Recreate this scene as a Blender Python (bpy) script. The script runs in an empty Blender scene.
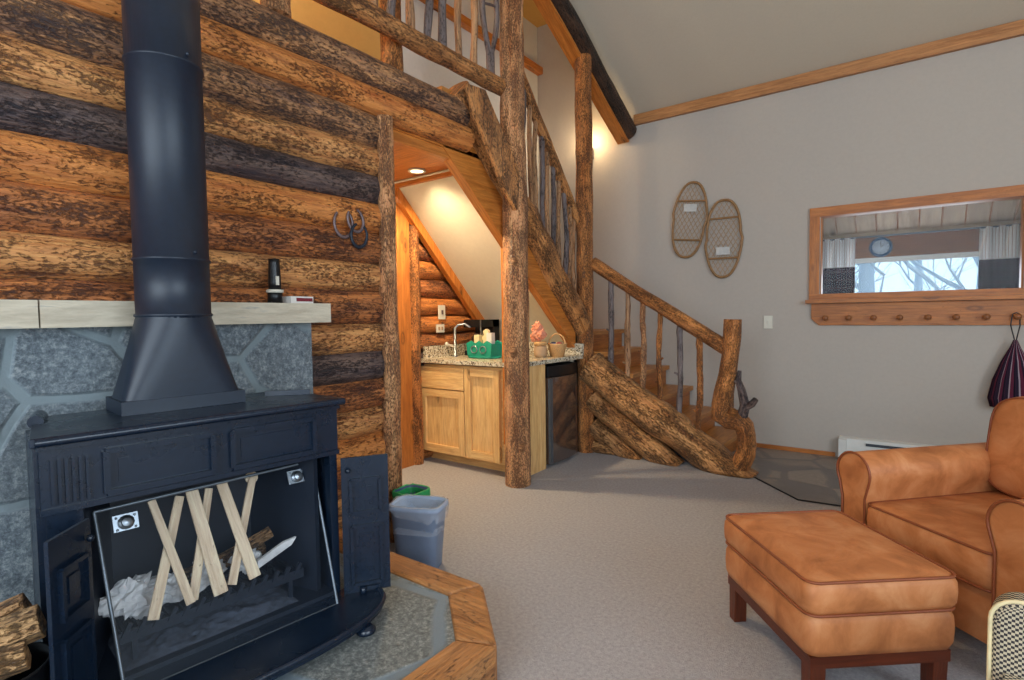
import bpy, math, random
from mathutils import Vector, Matrix, noise
PI = math.pi
V = Vector
scn = bpy.context.scene
COL = scn.collection
random.seed(7)

# ------------------------------------------------------------------ camera
yaw, pitch, roll = [math.radians(a) for a in (-36.23, -2.534, -.788)]
fwd = V((math.sin(yaw)*math.cos(pitch), math.cos(yaw)*math.cos(pitch), math.sin(pitch)))
rt = V((math.cos(yaw), -math.sin(yaw), 0)); up = rt.cross(fwd)
r2 = rt*math.cos(roll)+up*math.sin(roll); u2 = -rt*math.sin(roll)+up*math.cos(roll)
cam = bpy.data.cameras.new('camera'); camo = bpy.data.objects.new('camera', cam); COL.objects.link(camo)
camo.matrix_world = Matrix(((r2.x, u2.x, -fwd.x, 0), (r2.y, u2.y, -fwd.y, 0), (r2.z, u2.z, -fwd.z, 1.3), (0, 0, 0, 1)))
cam.sensor_width = 36; cam.lens = 539.5/1024*36; cam.clip_start = .05
scn.camera = camo

# ------------------------------------------------------------------ world, lights, exposure
w = bpy.data.worlds.new('sky'); scn.world = w; w.use_nodes = True
bg = w.node_tree.nodes['Background']; bg.inputs[0].default_value = (.62, .86, 1, 1); bg.inputs[1].default_value = 1.15
scn.view_settings.view_transform = 'Standard'; scn.view_settings.look = 'None'
scn.view_settings.exposure = 0.16; scn.view_settings.gamma = 1; scn.view_settings.use_curve_mapping = False

def area(name, loc, target, sx, sy, power, col):
    l = bpy.data.lights.new(name, 'AREA'); l.shape = 'RECTANGLE'; l.size = sx; l.size_y = sy; l.energy = power; l.color = col
    o = bpy.data.objects.new(name, l); COL.objects.link(o); o.location = loc
    o.rotation_euler = (V(target)-V(loc)).to_track_quat('-Z', 'Y').to_euler(); return o
def point(name, loc, power, col, r=.05):
    l = bpy.data.lights.new(name, 'POINT'); l.energy = power; l.color = col; l.shadow_soft_size = r
    o = bpy.data.objects.new(name, l); COL.objects.link(o); o.location = loc; return o
area('daylight_side_window', (3.32, .2, 2.0), (-1.5, 1.6, 1.2), 3.4, 2.2, 135, (.74, .87, 1))
area('daylight_rear_window', (.2, -3.42, 2.3), (-.6, 3, 1.5), 4.2, 2.8, 200, (.80, .90, 1))
sun = bpy.data.lights.new('sun', 'SUN'); sun.energy = 1.4; sun.color = (1, .85, .65); sun.angle = .01
so = bpy.data.objects.new('sun', sun); COL.objects.link(so)
so.rotation_euler = V((-.25, .45, -1.5)).to_track_quat('-Z', 'Y').to_euler()

# ------------------------------------------------------------------ node helpers
def L(h):   # srgb triple 0-255 -> linear
    return tuple(((c/255)/12.92 if c/255 <= .04045 else ((c/255+.055)/1.055)**2.4) for c in h)+(1,)
class NT:
    def __init__(s, name, rough=.6, spec=.4, metal=0):
        s.m = bpy.data.materials.new(name); s.m.use_nodes = True; s.t = s.m.node_tree
        s.b = s.t.nodes['Principled BSDF']; s.b.inputs['Roughness'].default_value = rough
        s.b.inputs['Specular IOR Level'].default_value = spec; s.b.inputs['Metallic'].default_value = metal
    def n(s, typ, **kw):
        x = s.t.nodes.new(typ)
        for k, v in kw.items():
            if k.startswith('_'): setattr(x, k[1:], v)
            else: x.inputs[k.replace('_', ' ')].default_value = v
        return x
    def l(s, a, b): s.t.links.new(a, b)
    def coord(s, kind='UV', scale=(1, 1, 1)):
        c = s.n('ShaderNodeTexCoord'); m = s.n('ShaderNodeMapping'); m.inputs['Scale'].default_value = scale
        s.l(c.outputs[kind], m.inputs[0]); return m.outputs[0]
    def noise(s, vec, scale=1, detail=4, rough=.55, dist=0):
        x = s.n('ShaderNodeTexNoise', Scale=scale, Detail=detail, Roughness=rough, Distortion=dist); s.l(vec, x.inputs['Vector']); return x.outputs['Fac']
    def voro(s, vec, scale, feat='F1', out='Distance', rnd=1):
        x = s.n('ShaderNodeTexVoronoi', Scale=scale, Randomness=rnd); x.feature = feat; s.l(vec, x.inputs['Vector']); return x.outputs[out]
    def ramp(s, fac, stops):
        x = s.n('ShaderNodeValToRGB'); e = x.color_ramp.elements
        while len(e) < len(stops): e.new(.5)
        for el, (p, c) in zip(e, stops): el.position = p; el.color = c if len(c) == 4 else tuple(c)+(1,)
        s.l(fac, x.inputs[0]); return x.outputs[0]
    def mix(s, fac, a, b, mode='MIX'):
        x = s.n('ShaderNodeMix'); x.data_type = 'RGBA'; x.blend_type = mode
        if hasattr(fac, 'is_output'): s.l(fac, x.inputs[0])
        else: x.inputs[0].default_value = fac
        for i, v in ((6, a), (7, b)):
            if hasattr(v, 'is_output'): s.l(v, x.inputs[i])
            else: x.inputs[i].default_value = v
        return x.outputs[2]
    def math(s, op, a, b=0):
        x = s.n('ShaderNodeMath'); x.operation = op
        for i, v in ((0, a), (1, b)):
            if hasattr(v, 'is_output'): s.l(v, x.inputs[i])
            else: x.inputs[i].default_value = v
        return x.outputs[0]
    def bump(s, h, strength=.3, dist=.01):
        x = s.n('ShaderNodeBump', Strength=strength, Distance=dist); s.l(h, x.inputs['Height']); s.l(x.outputs[0], s.b.inputs['Normal'])
    def col(s, c):
        if hasattr(c, 'is_output'): s.l(c, s.b.inputs['Base Color'])
        else: s.b.inputs['Base Color'].default_value = c
        return s.m
BW = lambda p: [(max(0, p-.02), (0, 0, 0, 1)), (min(1, p+.02), (1, 1, 1, 1))]
def wood(name, light, mid, dark, patch=.45, speck=.58, rough=.42, grain=10, sp=1.0, spec=.35, knots=True, bump=.5):
    """peeled or sawn timber: UV u runs along the grain in metres"""
    t = NT(name, rough, spec)
    g = t.coord('UV', (.9, grain, 1)); base = t.noise(g, 1.6, 6, .6, .6)
    c = t.ramp(base, [(.30, L(mid)), (.62, L(light))])
    fine = t.noise(t.coord('UV', (5, 130, 1)), 1, 3, .6)
    c = t.mix(t.math('MULTIPLY', fine, .20), c, L(dark))
    tone = t.noise(t.coord('UV', (.7, 5, 1)), 1.3, 4, .6, 1.2)
    tf = t.ramp(tone, [(.42, (0, 0, 0, 1)), (.66, (1, 1, 1, 1))])
    c = t.mix(t.math('MULTIPLY', tf, .30), c, L([mid[0]*.62+46, mid[1]*.62+34, mid[2]*.62+26]))
    # large dark patches
    p = t.noise(t.coord('UV', (2.0, 8, 1)), 1.3, 8, .70, .6)
    pf = t.ramp(p, [(patch, (0, 0, 0, 1)), (patch+.16, (1, 1, 1, 1))])
    c = t.mix(t.math('MULTIPLY', pf, .58), c, L(dark))
    gr = t.noise(t.coord('UV', (5, 60, 1)), 1, 6, .72, .5)
    c = t.mix(t.math('MULTIPLY', t.ramp(gr, [(.54, (0, 0, 0, 1)), (.66, (1, 1, 1, 1))]), .34 if knots else .25), c, L([x*1.05 for x in dark]))
    c = t.mix(t.math('MULTIPLY', t.ramp(gr, [(.36, (1, 1, 1, 1)), (.52, (0, 0, 0, 1))]), .45), c, L([min(255, x*1.15) for x in light]))
    # flecks of bark left in the wood
    q = t.noise(t.coord('UV', (38*sp, 85*sp, 1)), 1, 4, .7, .4)
    qm = t.noise(t.coord('UV', (4, 10, 1)), 1, 4, .65)
    q2 = t.math('ADD', q, t.math('MULTIPLY', t.math('SUBTRACT', qm, .25), .65))
    qf = t.ramp(q2, [(speck+.09, (0, 0, 0, 1)), (speck+.22, (1, 1, 1, 1))])
    c = t.mix(t.math('MULTIPLY', qf, .8), c, L([x*.6 for x in dark]))
    if knots:
        k = t.voro(t.coord('UV', (2.2, 5.5, 1)), 1)
        kf = t.ramp(k, [(.05, (1, 1, 1, 1)), (.10, (.25, .25, .25, 1)), (.13, (.7, .7, .7, 1)), (.17, (0, 0, 0, 1))])
        c = t.mix(t.math('MULTIPLY', kf, .75), c, L([x*.6 for x in dark]))
    h = t.math('SUBTRACT', t.math('ADD', t.math('MULTIPLY', gr, -.8), t.math('ADD', t.math('MULTIPLY', fine, .35), base)), t.math('MULTIPLY', qf, .8))
    t.bump(h, min(1, bump*1.5), .014)
    return t.col(c)
def plain(name, c, rough=.5, spec=.4, metal=0, var=.12, scale=30, bump=0):
    t = NT(name, rough, spec, metal)
    f = t.noise(t.coord('Object'), scale, 4)
    cc = t.mix(f, L([x*(1-var) for x in c]), L([min(255, x*(1+var)) for x in c]))
    if bump: t.bump(f, bump, .004)
    return t.col(cc)

M = {}
M['log_orange'] = wood('log_orange', (232, 150, 80), (182, 96, 42), (84, 36, 22), .52, .60)
M['log_tan'] = wood('log_tan', (236, 168, 104), (190, 116, 60), (92, 48, 38), .50, .56)
M['log_dark'] = wood('log_dark', (128, 104, 92), (70, 64, 72), (30, 28, 42), .42, .56)
M['bark_dark'] = wood('bark_dark', (96, 66, 46), (56, 40, 34), (24, 18, 18), .42, .54)
M['log_mixed'] = wood('log_mixed', (218, 138, 78), (160, 90, 50), (58, 34, 40), .46, .54)
M['log_grey'] = wood('log_grey', (208, 150, 98), (142, 100, 74), (46, 42, 56), .45, .53)
M['post'] = wood('post_bark', (240, 176, 122), (206, 130, 78), (104, 52, 36), .56, .51, grain=6, sp=1.5)
M['post_warm'] = wood('post_warm', (226, 148, 82), (182, 106, 52), (78, 42, 26), .52, .51, grain=6, sp=1.4)
M['stringer'] = wood('stringer_wood', (228, 158, 94), (180, 110, 56), (70, 42, 32), .48, .53, sp=1.1)
M['root'] = wood('weathered_trunk', (226, 164, 102), (180, 112, 60), (74, 46, 34), .46, .55, grain=12, bump=.7)
M['pole'] = wood('peeled_pole', (196, 148, 104), (148, 100, 66), (66, 48, 42), .50, .60, knots=False)
M['pole_grey'] = wood('grey_pole', (130, 116, 112), (92, 80, 80), (50, 44, 48), .50, .60, knots=False)
M['pine'] = wood('knotty_pine', (240, 196, 134), (226, 172, 106), (140, 84, 42), .68, .78, rough=.35, grain=14, bump=.12)
M['pine_orange'] = wood('orange_pine', (206, 128, 56), (176, 96, 34), (104, 52, 20), .66, .74, rough=.35, grain=14, bump=.12)
M['trim'] = wood('trim_pine', (188, 132, 82), (162, 104, 58), (92, 52, 30), .70, .74, rough=.45, grain=14, bump=.12)
M['frame'] = wood('frame_pine', (188, 116, 54), (158, 90, 38), (80, 44, 26), .66, .72, rough=.4, grain=14, bump=.12)
M['tread'] = wood('oak_tread', (198, 136, 72), (164, 104, 52), (90, 50, 22), .68, .78, rough=.4, grain=16, bump=.1, knots=False)
M['plank_grey'] = wood('grey_plank', (184, 160, 134), (150, 124, 102), (80, 66, 58), .66, .78, rough=.6, grain=14, bump=.1)
M['plank_brown'] = wood('brown_plank', (158, 108, 78), (122, 80, 56), (60, 38, 30), .60, .78, rough=.6, grain=10, bump=.1)
M['kindling'] = wood('kindling', (236, 214, 184), (206, 178, 146), (120, 88, 64), .66, .74, grain=12, knots=False, bump=.3)
M['firewood'] = wood('split_firewood', (206, 162, 112), (158, 112, 70), (70, 48, 36), .48, .52, grain=24, knots=False, bump=.8)
M['hearthwood'] = wood('hearth_timber', (192, 132, 78), (148, 92, 50), (84, 52, 32), .54, .66, rough=.35, grain=12)
M['peg'] = wood('peg_wood', (150, 94, 56), (120, 70, 40), (60, 34, 22), .6, .8, rough=.3, knots=False, bump=.1)
M['darkwood'] = wood('dark_leg_wood', (96, 42, 22), (70, 28, 16), (36, 16, 12), .6, .8, rough=.3, knots=False, bump=.1)
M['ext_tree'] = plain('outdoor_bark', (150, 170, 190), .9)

t = NT('carpet', .95, .1)
n1 = t.noise(t.coord('Object'), 150, 4, .75); n2 = t.noise(t.coord('Object'), 1.3, 3); n3 = t.noise(t.coord('Object'), 60, 2)
c = t.mix(t.math('MULTIPLY', t.math('ADD', n1, n3), .5), L((92, 90, 94)), L((222, 216, 216)))
c = t.mix(t.math('MULTIPLY', n2, .25), c, L((150, 140, 136))); t.bump(n1, .7, .01); M['carpet'] = t.col(c)
def slab(name, base, lo, hi, tile=1.6, mort=None, rough=.6, bump=.8):
    t = NT(name, rough, .35)
    ob = t.coord('Object'); wob = t.n('ShaderNodeTexNoise', Scale=2.0, Detail=2); t.l(ob, wob.inputs['Vector'])
    vec = t.mix(.10, ob, wob.outputs['Color'])
    ed = t.voro(vec, tile, 'DISTANCE_TO_EDGE'); cell = t.voro(vec, tile, 'F1', 'Color')
    f = t.noise(ob, 50, 8, .85, .15); f2 = t.noise(ob, 5, 4, .6)
    sep = t.n('ShaderNodeSeparateColor'); t.l(cell, sep.inputs[0])
    c = t.ramp(f, [(.36, L(lo)), (.50, L(base)), (.64, L(hi))])
    c = t.mix(t.math('MULTIPLY', f2, .5), c, L([x*.8 for x in base]))
    c = t.mix(t.math('MULTIPLY', sep.outputs[0], .35), c, L([x*.7 for x in base]))
    m = t.ramp(ed, [(.03, (1, 1, 1, 1)), (.06, (0, 0, 0, 1))])
    c = t.mix(m, c, L(mort or lo))
    h = t.math('SUBTRACT', t.math('ADD', t.math('MULTIPLY', f, .7), t.math('MULTIPLY', f2, .6)), t.math('MULTIPLY', m, .8))
    t.bump(h, bump, .03); return t.col(c)
M['stone'] = slab('fieldstone', (140, 152, 160), (66, 74, 84), (226, 232, 234), 3.1, (150, 164, 170), .42, .8)
M['hearthstone'] = slab('hearth_stone', (124, 128, 126), (58, 62, 64), (204, 204, 196), 2.1, (124, 136, 144), .45, .45)
M['slate'] = slab('slate_tile', (150, 138, 128), (126, 116, 112), (170, 156, 142), 2.6, (112, 106, 104), .4, .2)
t = NT('mantel_stone', .7, .3); f = t.noise(t.coord('Object', (3, 1, 6)), 6, 6, .6)
t.bump(f, .3, .02); M['mantel'] = t.col(t.ramp(f, [(.3, L((176, 164, 144))), (.6, L((206, 194, 172))), (.75, L((160, 156, 150)))]))
t = NT('wall_paint', .9, .2); f = t.noise(t.coord('Object'), 40, 4); t.bump(f, .08, .01)
M['paint'] = t.col(t.mix(f, L((176, 166, 156)), L((184, 174, 163))))
t = NT('ceiling_paint', .95, .2); f = t.noise(t.coord('Object'), 60, 4); t.bump(f, .12, .01)
M['ceil'] = t.col(t.mix(f, L((192, 178, 158)), L((200, 186, 166))))
M['yellow_paint'] = plain('yellow_paint', (204, 160, 92), .9, .2, var=.03)
M['white_paint'] = plain('white_paint', (214, 212, 206), .7, .3, var=.03)
M['soffit'] = plain('soffit_paint', (212, 202, 180), .8, .3, var=.03)
def iron(name, c, rough):
    t = NT(name, rough, .5); f = t.noise(t.coord('Object'), 45, 6, .7); f2 = t.noise(t.coord('Object'), 4, 3)
    t.bump(f, .08, .003)
    rr = t.math('ADD', t.math('MULTIPLY', f2, .2), rough-.1); t.l(rr, t.b.inputs['Roughness'])
    return t.col(t.mix(f, L([x*.75 for x in c]), L([x*1.3 for x in c])))
M['iron'] = iron('cast_iron', (16, 28, 43), .27)
M['iron_dark'] = iron('sooty_iron', (18, 27, 40), .5)
M['flue'] = iron('flue_steel', (20, 30, 44), .44)
M['chrome'] = plain('chrome', (150, 158, 166), .38, .5, 1, var=.03)
M['steel'] = plain('frame_steel', (110, 118, 126), .45, .5, .7)
M['black'] = plain('black_plastic', (14, 15, 18), .35)
M['white_plastic'] = plain('white_plastic', (214, 208, 192), .4, var=.02)
t = NT('granite', .25, .5); f = t.voro(t.coord('Object'), 90, 'F1', 'Color'); sp = t.n('ShaderNodeSeparateColor'); t.l(f, sp.inputs[0])
M['granite'] = t.col(t.ramp(sp.outputs[0], [(.08, L((70, 62, 54))), (.2, L((150, 128, 98))), (.5, L((196, 184, 158))), (.85, L((216, 206, 184)))]))
t = NT('suede_leather', .55, .35)
f = t.noise(t.coord('Object'), 7, 5, .6, .6); g = t.noise(t.coord('Object'), 90, 3); t.bump(g, .12, .004)
M['leather'] = t.col(t.ramp(f, [(.26, L((146, 84, 44))), (.5, L((184, 114, 66))), (.74, L((204, 140, 92)))]))
M['piping'] = plain('leather_piping', (130, 66, 34), .5)
t = NT('mesh_screen', .35, .5); M['glass_dark'] = t.m
tr = t.n('ShaderNodeBsdfTransparent'); mx = t.n('ShaderNodeMixShader'); mx.inputs[0].default_value = .88
t.b.inputs['Base Color'].default_value = (.012, .022, .04, 1)
out = t.t.nodes['Material Output']; t.l(t.b.outputs[0], mx.inputs[1]); t.l(tr.outputs[0], mx.inputs[2]); t.l(mx.outputs[0], out.inputs[0])
t = NT('window_glass', .05, .5); M['glass'] = t.m
tr = t.n('ShaderNodeBsdfTransparent'); mx = t.n('ShaderNodeMixShader'); mx.inputs[0].default_value = .994
gl = t.n('ShaderNodeBsdfGlossy', Roughness=.03)
out = t.t.nodes['Material Output']; t.l(gl.outputs[0], mx.inputs[1]); t.l(tr.outputs[0], mx.inputs[2]); t.l(mx.outputs[0], out.inputs[0])
def checks(name, sx, a, b, c3, scale):
    t = NT(name, .9, .1); uv = t.coord('UV', scale)
    wv = t.n('ShaderNodeTexChecker', Scale=1.0); wv.inputs['Color1'].default_value = L(a); wv.inputs['Color2'].default_value = L(b); t.l(uv, wv.inputs['Vector'])
    f = t.noise(t.coord('UV', (60, 60, 1)), 2, 3)
    return t.col(t.mix(t.math('MULTIPLY', f, .3), wv.outputs[0], L(c3)))
M['houndstooth'] = checks('woven_check', 1, (206, 190, 160), (38, 36, 44), (120, 110, 100), (150, 150, 1))
# curtain cloth: cream with thin red lines over a dark plaid band (object height decides the band that is woven in)
t = NT('curtain_cloth', .95, .1); uv = t.coord('UV'); sx = t.n('ShaderNodeSeparateXYZ'); t.l(uv, sx.inputs[0])
def stripes(t, src, freq, lo): return t.ramp(t.math('FRACT', t.math('MULTIPLY', src, freq)), [(lo, (0, 0, 0, 1)), (min(1, lo+.03), (1, 1, 1, 1))])
s1 = stripes(t, sx.outputs[0], 14, .86); s2 = stripes(t, sx.outputs[1], 9, .80)
up_ = t.mix(s1, L((236, 236, 236)), L((170, 120, 110)))
dn = t.mix(t.math('MULTIPLY', s1, .8), L((26, 26, 46)), L((160, 120, 116))); dn = t.mix(t.math('MULTIPLY', s2, .5), dn, L((110, 90, 96)))
band = t.ramp(sx.outputs[1], [(.60, (1, 1, 1, 1)), (.61, (0, 0, 0, 1))])
M['curtain'] = t.col(t.mix(band, up_, dn)); t.b.inputs['Transmission Weight'].default_value = 0
t = NT('striped_cloth', .9, .1); uv = t.coord('UV'); sx = t.n('ShaderNodeSeparateXYZ'); t.l(uv, sx.inputs[0])
s1 = stripes(t, sx.outputs[0], 14, .5); s2 = stripes(t, sx.outputs[0], 28, .7)
M['stripes'] = t.col(t.mix(s1, t.mix(s2, L((84, 34, 50)), L((24, 20, 32))), t.mix(s2, L((40, 30, 44)), L((150, 130, 138)))))
M['teal'] = plain('teal_paint', (22, 140, 116), .5)
M['cream'] = plain('cream', (226, 206, 160), .6)
M['pink'] = plain('pink_sweets', (224, 140, 112), .5, var=.25, scale=60)
M['rattan'] = plain('rattan', (186, 144, 96), .7, var=.35, scale=160, bump=.4)
M['rawhide'] = plain('rawhide', (172, 142, 112), .7)
M['ash_wood'] = plain('bent_ash', (140, 104, 66), .5, var=.25)
M['cuff'] = plain('white_canvas', (190, 188, 184), .8)
M['bin'] = plain('grey_plastic', (150, 170, 200), .5, var=.04)
M['bin_blue'] = plain('blue_plastic', (52, 72, 110), .5, var=.04)
M['green'] = plain('green_bag', (40, 140, 80), .5, var=.3)
t = NT('bin_liner', .25, .5); M['liner'] = t.m
tr = t.n('ShaderNodeBsdfTransparent'); mx = t.n('ShaderNodeMixShader'); mx.inputs[0].default_value = .66
t.b.inputs['Base Color'].default_value = L((200, 206, 220)); fz = t.noise(t.coord('Object'), 40, 4); t.bump(fz, 1, .02)
out = t.t.nodes['Material Output']; t.l(t.b.outputs[0], mx.inputs[1]); t.l(tr.outputs[0], mx.inputs[2]); t.l(mx.outputs[0], out.inputs[0])
M['paper'] = plain('white_paper', (214, 214, 218), .8, var=.2, scale=40)
M['ash'] = plain('ash', (58, 64, 76), .95, var=.6, scale=38, bump=.8)
M['card_red'] = plain('dark_red_card', (120, 40, 50), .6); M['card_white'] = plain('white_card', (220, 214, 206), .6, var=.03)
M['rust'] = plain('old_iron', (112, 96, 96), .5, .5, .6, var=.3)
M['snow'] = plain('snow', (236, 242, 250), .9, var=.02)
t = NT('fridge_glass', .12, .5); t.col(L((150, 138, 132))); t.b.inputs['Metallic'].default_value = .9; M['fridge_glass'] = t.m
t = NT('lamp_glow', .5); t.b.inputs['Emission Color'].default_value = (1, .78, .45, 1); t.b.inputs['Emission Strength'].default_value = 6; M['glow'] = t.m
M['clock_face'] = plain('clock_face', (190, 200, 210), .4, var=.02); M['clock_rim'] = plain('clock_rim', (60, 84, 110), .4)

# ------------------------------------------------------------------ mesh builder
class MB:
    def __init__(s): s.v = []; s.f = []; s.uv = []; s.mi = []; s.sm = []
    def face(s, idx, uvs, mi=0, smooth=False): s.f.append(tuple(idx)); s.uv.append(uvs); s.mi.append(mi); s.sm.append(smooth)
    def box(s, c, size, rot=None, mi=0, seg=1):
        c = V(c); h = V(size)/2; ax = max(range(3), key=lambda i: size[i]); ou, ov = random.random()*20, random.random()*20
        for a in range(3):
            b1, b2 = [i for i in range(3) if i != a]
            ua, va = (b1, b2) if size[b1] >= size[b2] or b1 == ax else (b2, b1)
            if b2 == ax: ua, va = b2, b1
            for sgn in (-1, 1):
                q = []
                for i, j in ((-1, -1), (1, -1), (1, 1), (-1, 1)):
                    p = V((0, 0, 0)); p[a] = sgn*h[a]; p[b1] = i*h[b1]; p[b2] = j*h[b2]; q.append(p)
                if (sgn < 0) != (a == 1): q.reverse()
                n = len(s.v); uvs = [(p[ua]+ou, p[va]+ov+a*.37) for p in q]
                for p in q: s.v.append(c+((rot @ p) if rot else p))
                s.face(range(n, n+4), uvs, mi)
        return s
    def tube(s, pts, rads, seg=12, cap=True, jit=0, mi=0, flat=1.0, zmin=None, js=6, closed=False, upv=None):
        pts = [V(p) for p in pts]
        if not hasattr(rads, '__len__'): rads = [rads]*len(pts)
        m = len(pts); n0 = len(s.v); ou, ov = random.random()*20, random.random()*20
        def tan(i):
            if closed: return (pts[(i+1) % m]-pts[i-1]).normalized()
            return (pts[min(i+1, m-1)]-pts[max(i-1, 0)]).normalized()
        T = tan(0); ref = V(upv) if upv else (V((0, 0, 1)) if abs(T.z) < .9 else V((1, 0, 0)))
        N = (ref-T*ref.dot(T)).normalized(); u = 0; us = []; seed = V((ou, ov, 3))
        rav = sum(rads)/m
        for i in range(m):
            T = tan(i); N = (N-T*N.dot(T)).normalized(); B = T.cross(N)
            if i: u += (pts[i]-pts[i-1]).length
            us.append(u)
            for k in range(seg):
                a = 2*PI*k/seg; d = N*math.cos(a)*flat+B*math.sin(a); r = rads[i]
                if jit: r *= 1+jit*noise.noise((pts[i]+d*r)*js+seed)
                p = pts[i]+d*r
                if zmin is not None and p.z < zmin: p.z = zmin
                s.v.append(p)
        circ = 2*PI*rav
        rng = m if closed else m-1
        for i in range(rng):
            j = (i+1) % m; uj = us[j] if j else u+(pts[0]-pts[-1]).length
            for k in range(seg):
                k2 = (k+1) % seg
                s.face((n0+i*seg+k, n0+j*seg+k, n0+j*seg+k2, n0+i*seg+k2)[::-1],
                       [(us[i]+ou, k/seg*circ+ov), (uj+ou, k/seg*circ+ov), (uj+ou, (k+1)/seg*circ+ov), (us[i]+ou, (k+1)/seg*circ+ov)][::-1], mi, True)
        if cap and not closed:
            for i, rev in ((0, False), (m-1, True)):
                idx = [n0+i*seg+k for k in range(seg)]; uvs = [(ou+.02*math.cos(2*PI*k/seg), ov+.3*math.sin(2*PI*k/seg)*rads[i]) for k in range(seg)]
                if rev: idx.reverse(); uvs.reverse()
                n = len(s.v)
                for q in idx: s.v.append(s.v[q].copy())
                s.face(range(n, n+seg), uvs, mi)
        return s
    def log(s, a, b, ra, rb=None, n=14, seg=14, bend=.01, jit=.10, mi=0, **kw):
        a, b = V(a), V(b); rb = rb or ra; pts = []; rr = []; sd = V((random.random()*50, 0, 0))
        for i in range(n+1):
            f = i/n; p = a.lerp(b, f); env = math.sin(PI*f)
            p += V([noise.noise(p*1.7+sd+V((0, k*9, 0))) for k in range(3)])*bend*2*env
            pts.append(p); rr.append((ra*(1-f)+rb*f)*(1+jit*.7*noise.noise(p*3+sd)))
        return s.tube(pts, rr, seg, jit=jit, mi=mi, **kw)
    def lathe(s, c, prof, seg=24, mi=0, axis=None, smooth=True):
        c = V(c); n0 = len(s.v); R_ = axis or Matrix.Identity(3)
        for r, z in prof:
            for k in range(seg):
                a = 2*PI*k/seg; s.v.append(c+R_ @ V((r*math.cos(a), r*math.sin(a), z)))
        for i in range(len(prof)-1):
            for k in range(seg):
                k2 = (k+1) % seg
                s.face((n0+i*seg+k, n0+i*seg+k2, n0+(i+1)*seg+k2, n0+(i+1)*seg+k), [(k/seg, prof[i][1]), ((k+1)/seg, prof[i][1]), ((k+1)/seg, prof[i+1][1]), (k/seg, prof[i+1][1])], mi, smooth)
        for i, rev in ((0, True), (len(prof)-1, False)):
            if prof[i][0] > 1e-4:
                idx = [n0+i*seg+k for k in range(seg)]
                if rev: idx.reverse()
                s.face(idx, [(0, 0)]*seg, mi)
        return s
    def prism(s, poly, o, ex, ey, ez, depth, mi=0, mi_side=None, smooth=False):
        """2-D polygon (counter-clockwise in ex,ey) extruded along ez by depth"""
        o, ex, ey, ez = V(o), V(ex), V(ey), V(ez); n = len(poly); n0 = len(s.v); ou, ov = random.random()*20, random.random()*20
        if ex.cross(ey).dot(ez) < 0: poly = poly[::-1]
        for k in (0, 1):
            for x, y in poly: s.v.append(o+ex*x+ey*y+ez*depth*k)
        xs = [p[0] for p in poly]; ys = [p[1] for p in poly]; sw = (max(ys)-min(ys)) > (max(xs)-min(xs))
        uv = [((y, x) if sw else (x, y)) for x, y in poly]; uv = [(a+ou, b+ov) for a, b in uv]
        s.face([n0+i for i in range(n)][::-1], uv[::-1], mi); s.face([n0+n+i for i in range(n)], uv, mi)
        for i in range(n):
            j = (i+1) % n; q = [n0+i, n0+j, n0+n+j, n0+n+i]; l = math.dist(poly[i], poly[j])
            if depth > l: uu = [(0, 0), (0, l), (depth, l), (depth, 0)]
            else: uu = [(0, 0), (l, 0), (l, depth), (0, depth)]
            s.face(q, [(a+ou, b+ov) for a, b in uu], mi if mi_side is None else mi_side, smooth)
        return s
    def quad(s, pts, mi=0):
        n = len(s.v); pts = [V(p) for p in pts]; s.v += pts
        a = (pts[1]-pts[0]).length; b = (pts[2]-pts[1]).length
        s.face(range(n, n+4), [(0, 0), (a, 0), (a, b), (0, b)], mi); return s
    def superell(s, c, h, e1=.25, e2=.25, nu=32, nv=18, rot=None, mi=0):
        c = V(c); n0 = len(s.v); sg = lambda x, e: math.copysign(abs(x)**e, x)
        for j in range(nv+1):
            ph = -PI/2+PI*j/nv
            for i in range(nu):
                th = 2*PI*i/nu
                p = V((h[0]*sg(math.cos(ph), e1)*sg(math.cos(th), e2), h[1]*sg(math.cos(ph), e1)*sg(math.sin(th), e2), h[2]*sg(math.sin(ph), e1)))
                s.v.append(c+((rot @ p) if rot else p))
        for j in range(nv):
            for i in range(nu):
                i2 = (i+1) % nu; s.face((n0+j*nu+i, n0+j*nu+i2, n0+(j+1)*nu+i2, n0+(j+1)*nu+i), [(i/nu, j/nv), ((i+1)/nu, j/nv), ((i+1)/nu, (j+1)/nv), (i/nu, (j+1)/nv)], mi, True)
        return s
    def build(s, name, mats, parent=None, bevel=0, local=False, bseg=2, origin=None):
        if not isinstance(mats, (list, tuple)): mats = [mats]
        if parent is None and origin is None:
            xs = [p.x for p in s.v]; ys = [p.y for p in s.v]; zs = [p.z for p in s.v]
            origin = V(((min(xs)+max(xs))/2, (min(ys)+max(ys))/2, min(zs)))
        if parent is None: off = V(origin)
        elif local: off = V((0, 0, 0))
        else:
            off = V((0, 0, 0)); p = parent
            while p: off += p.location; p = p.parent
        me = bpy.data.meshes.new(name); me.from_pydata([p-off for p in s.v], [], s.f)
        for m in mats: me.materials.append(M[m] if isinstance(m, str) else m)
        ul = me.uv_layers.new(name='UVMap'); k = 0
        for fu in s.uv:
            for u in fu: ul.data[k].uv = u; k += 1
        me.polygons.foreach_set('material_index', s.mi); me.polygons.foreach_set('use_smooth', s.sm); me.update()
        o = bpy.data.objects.new(name, me); COL.objects.link(o)
        if parent is None: o.location = off
        else: o.parent = parent
        if bevel:
            b = o.modifiers.new('b', 'BEVEL'); b.width = bevel; b.segments = bseg; b.limit_method = 'ANGLE'; b.angle_limit = math.radians(50)
        return o
def tag(o, label=None, cat=None, group=None, kind=None):
    if label: o['label'] = label
    if cat: o['category'] = cat
    if group: o['group'] = group
    if kind: o['kind'] = kind
    return o
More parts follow.
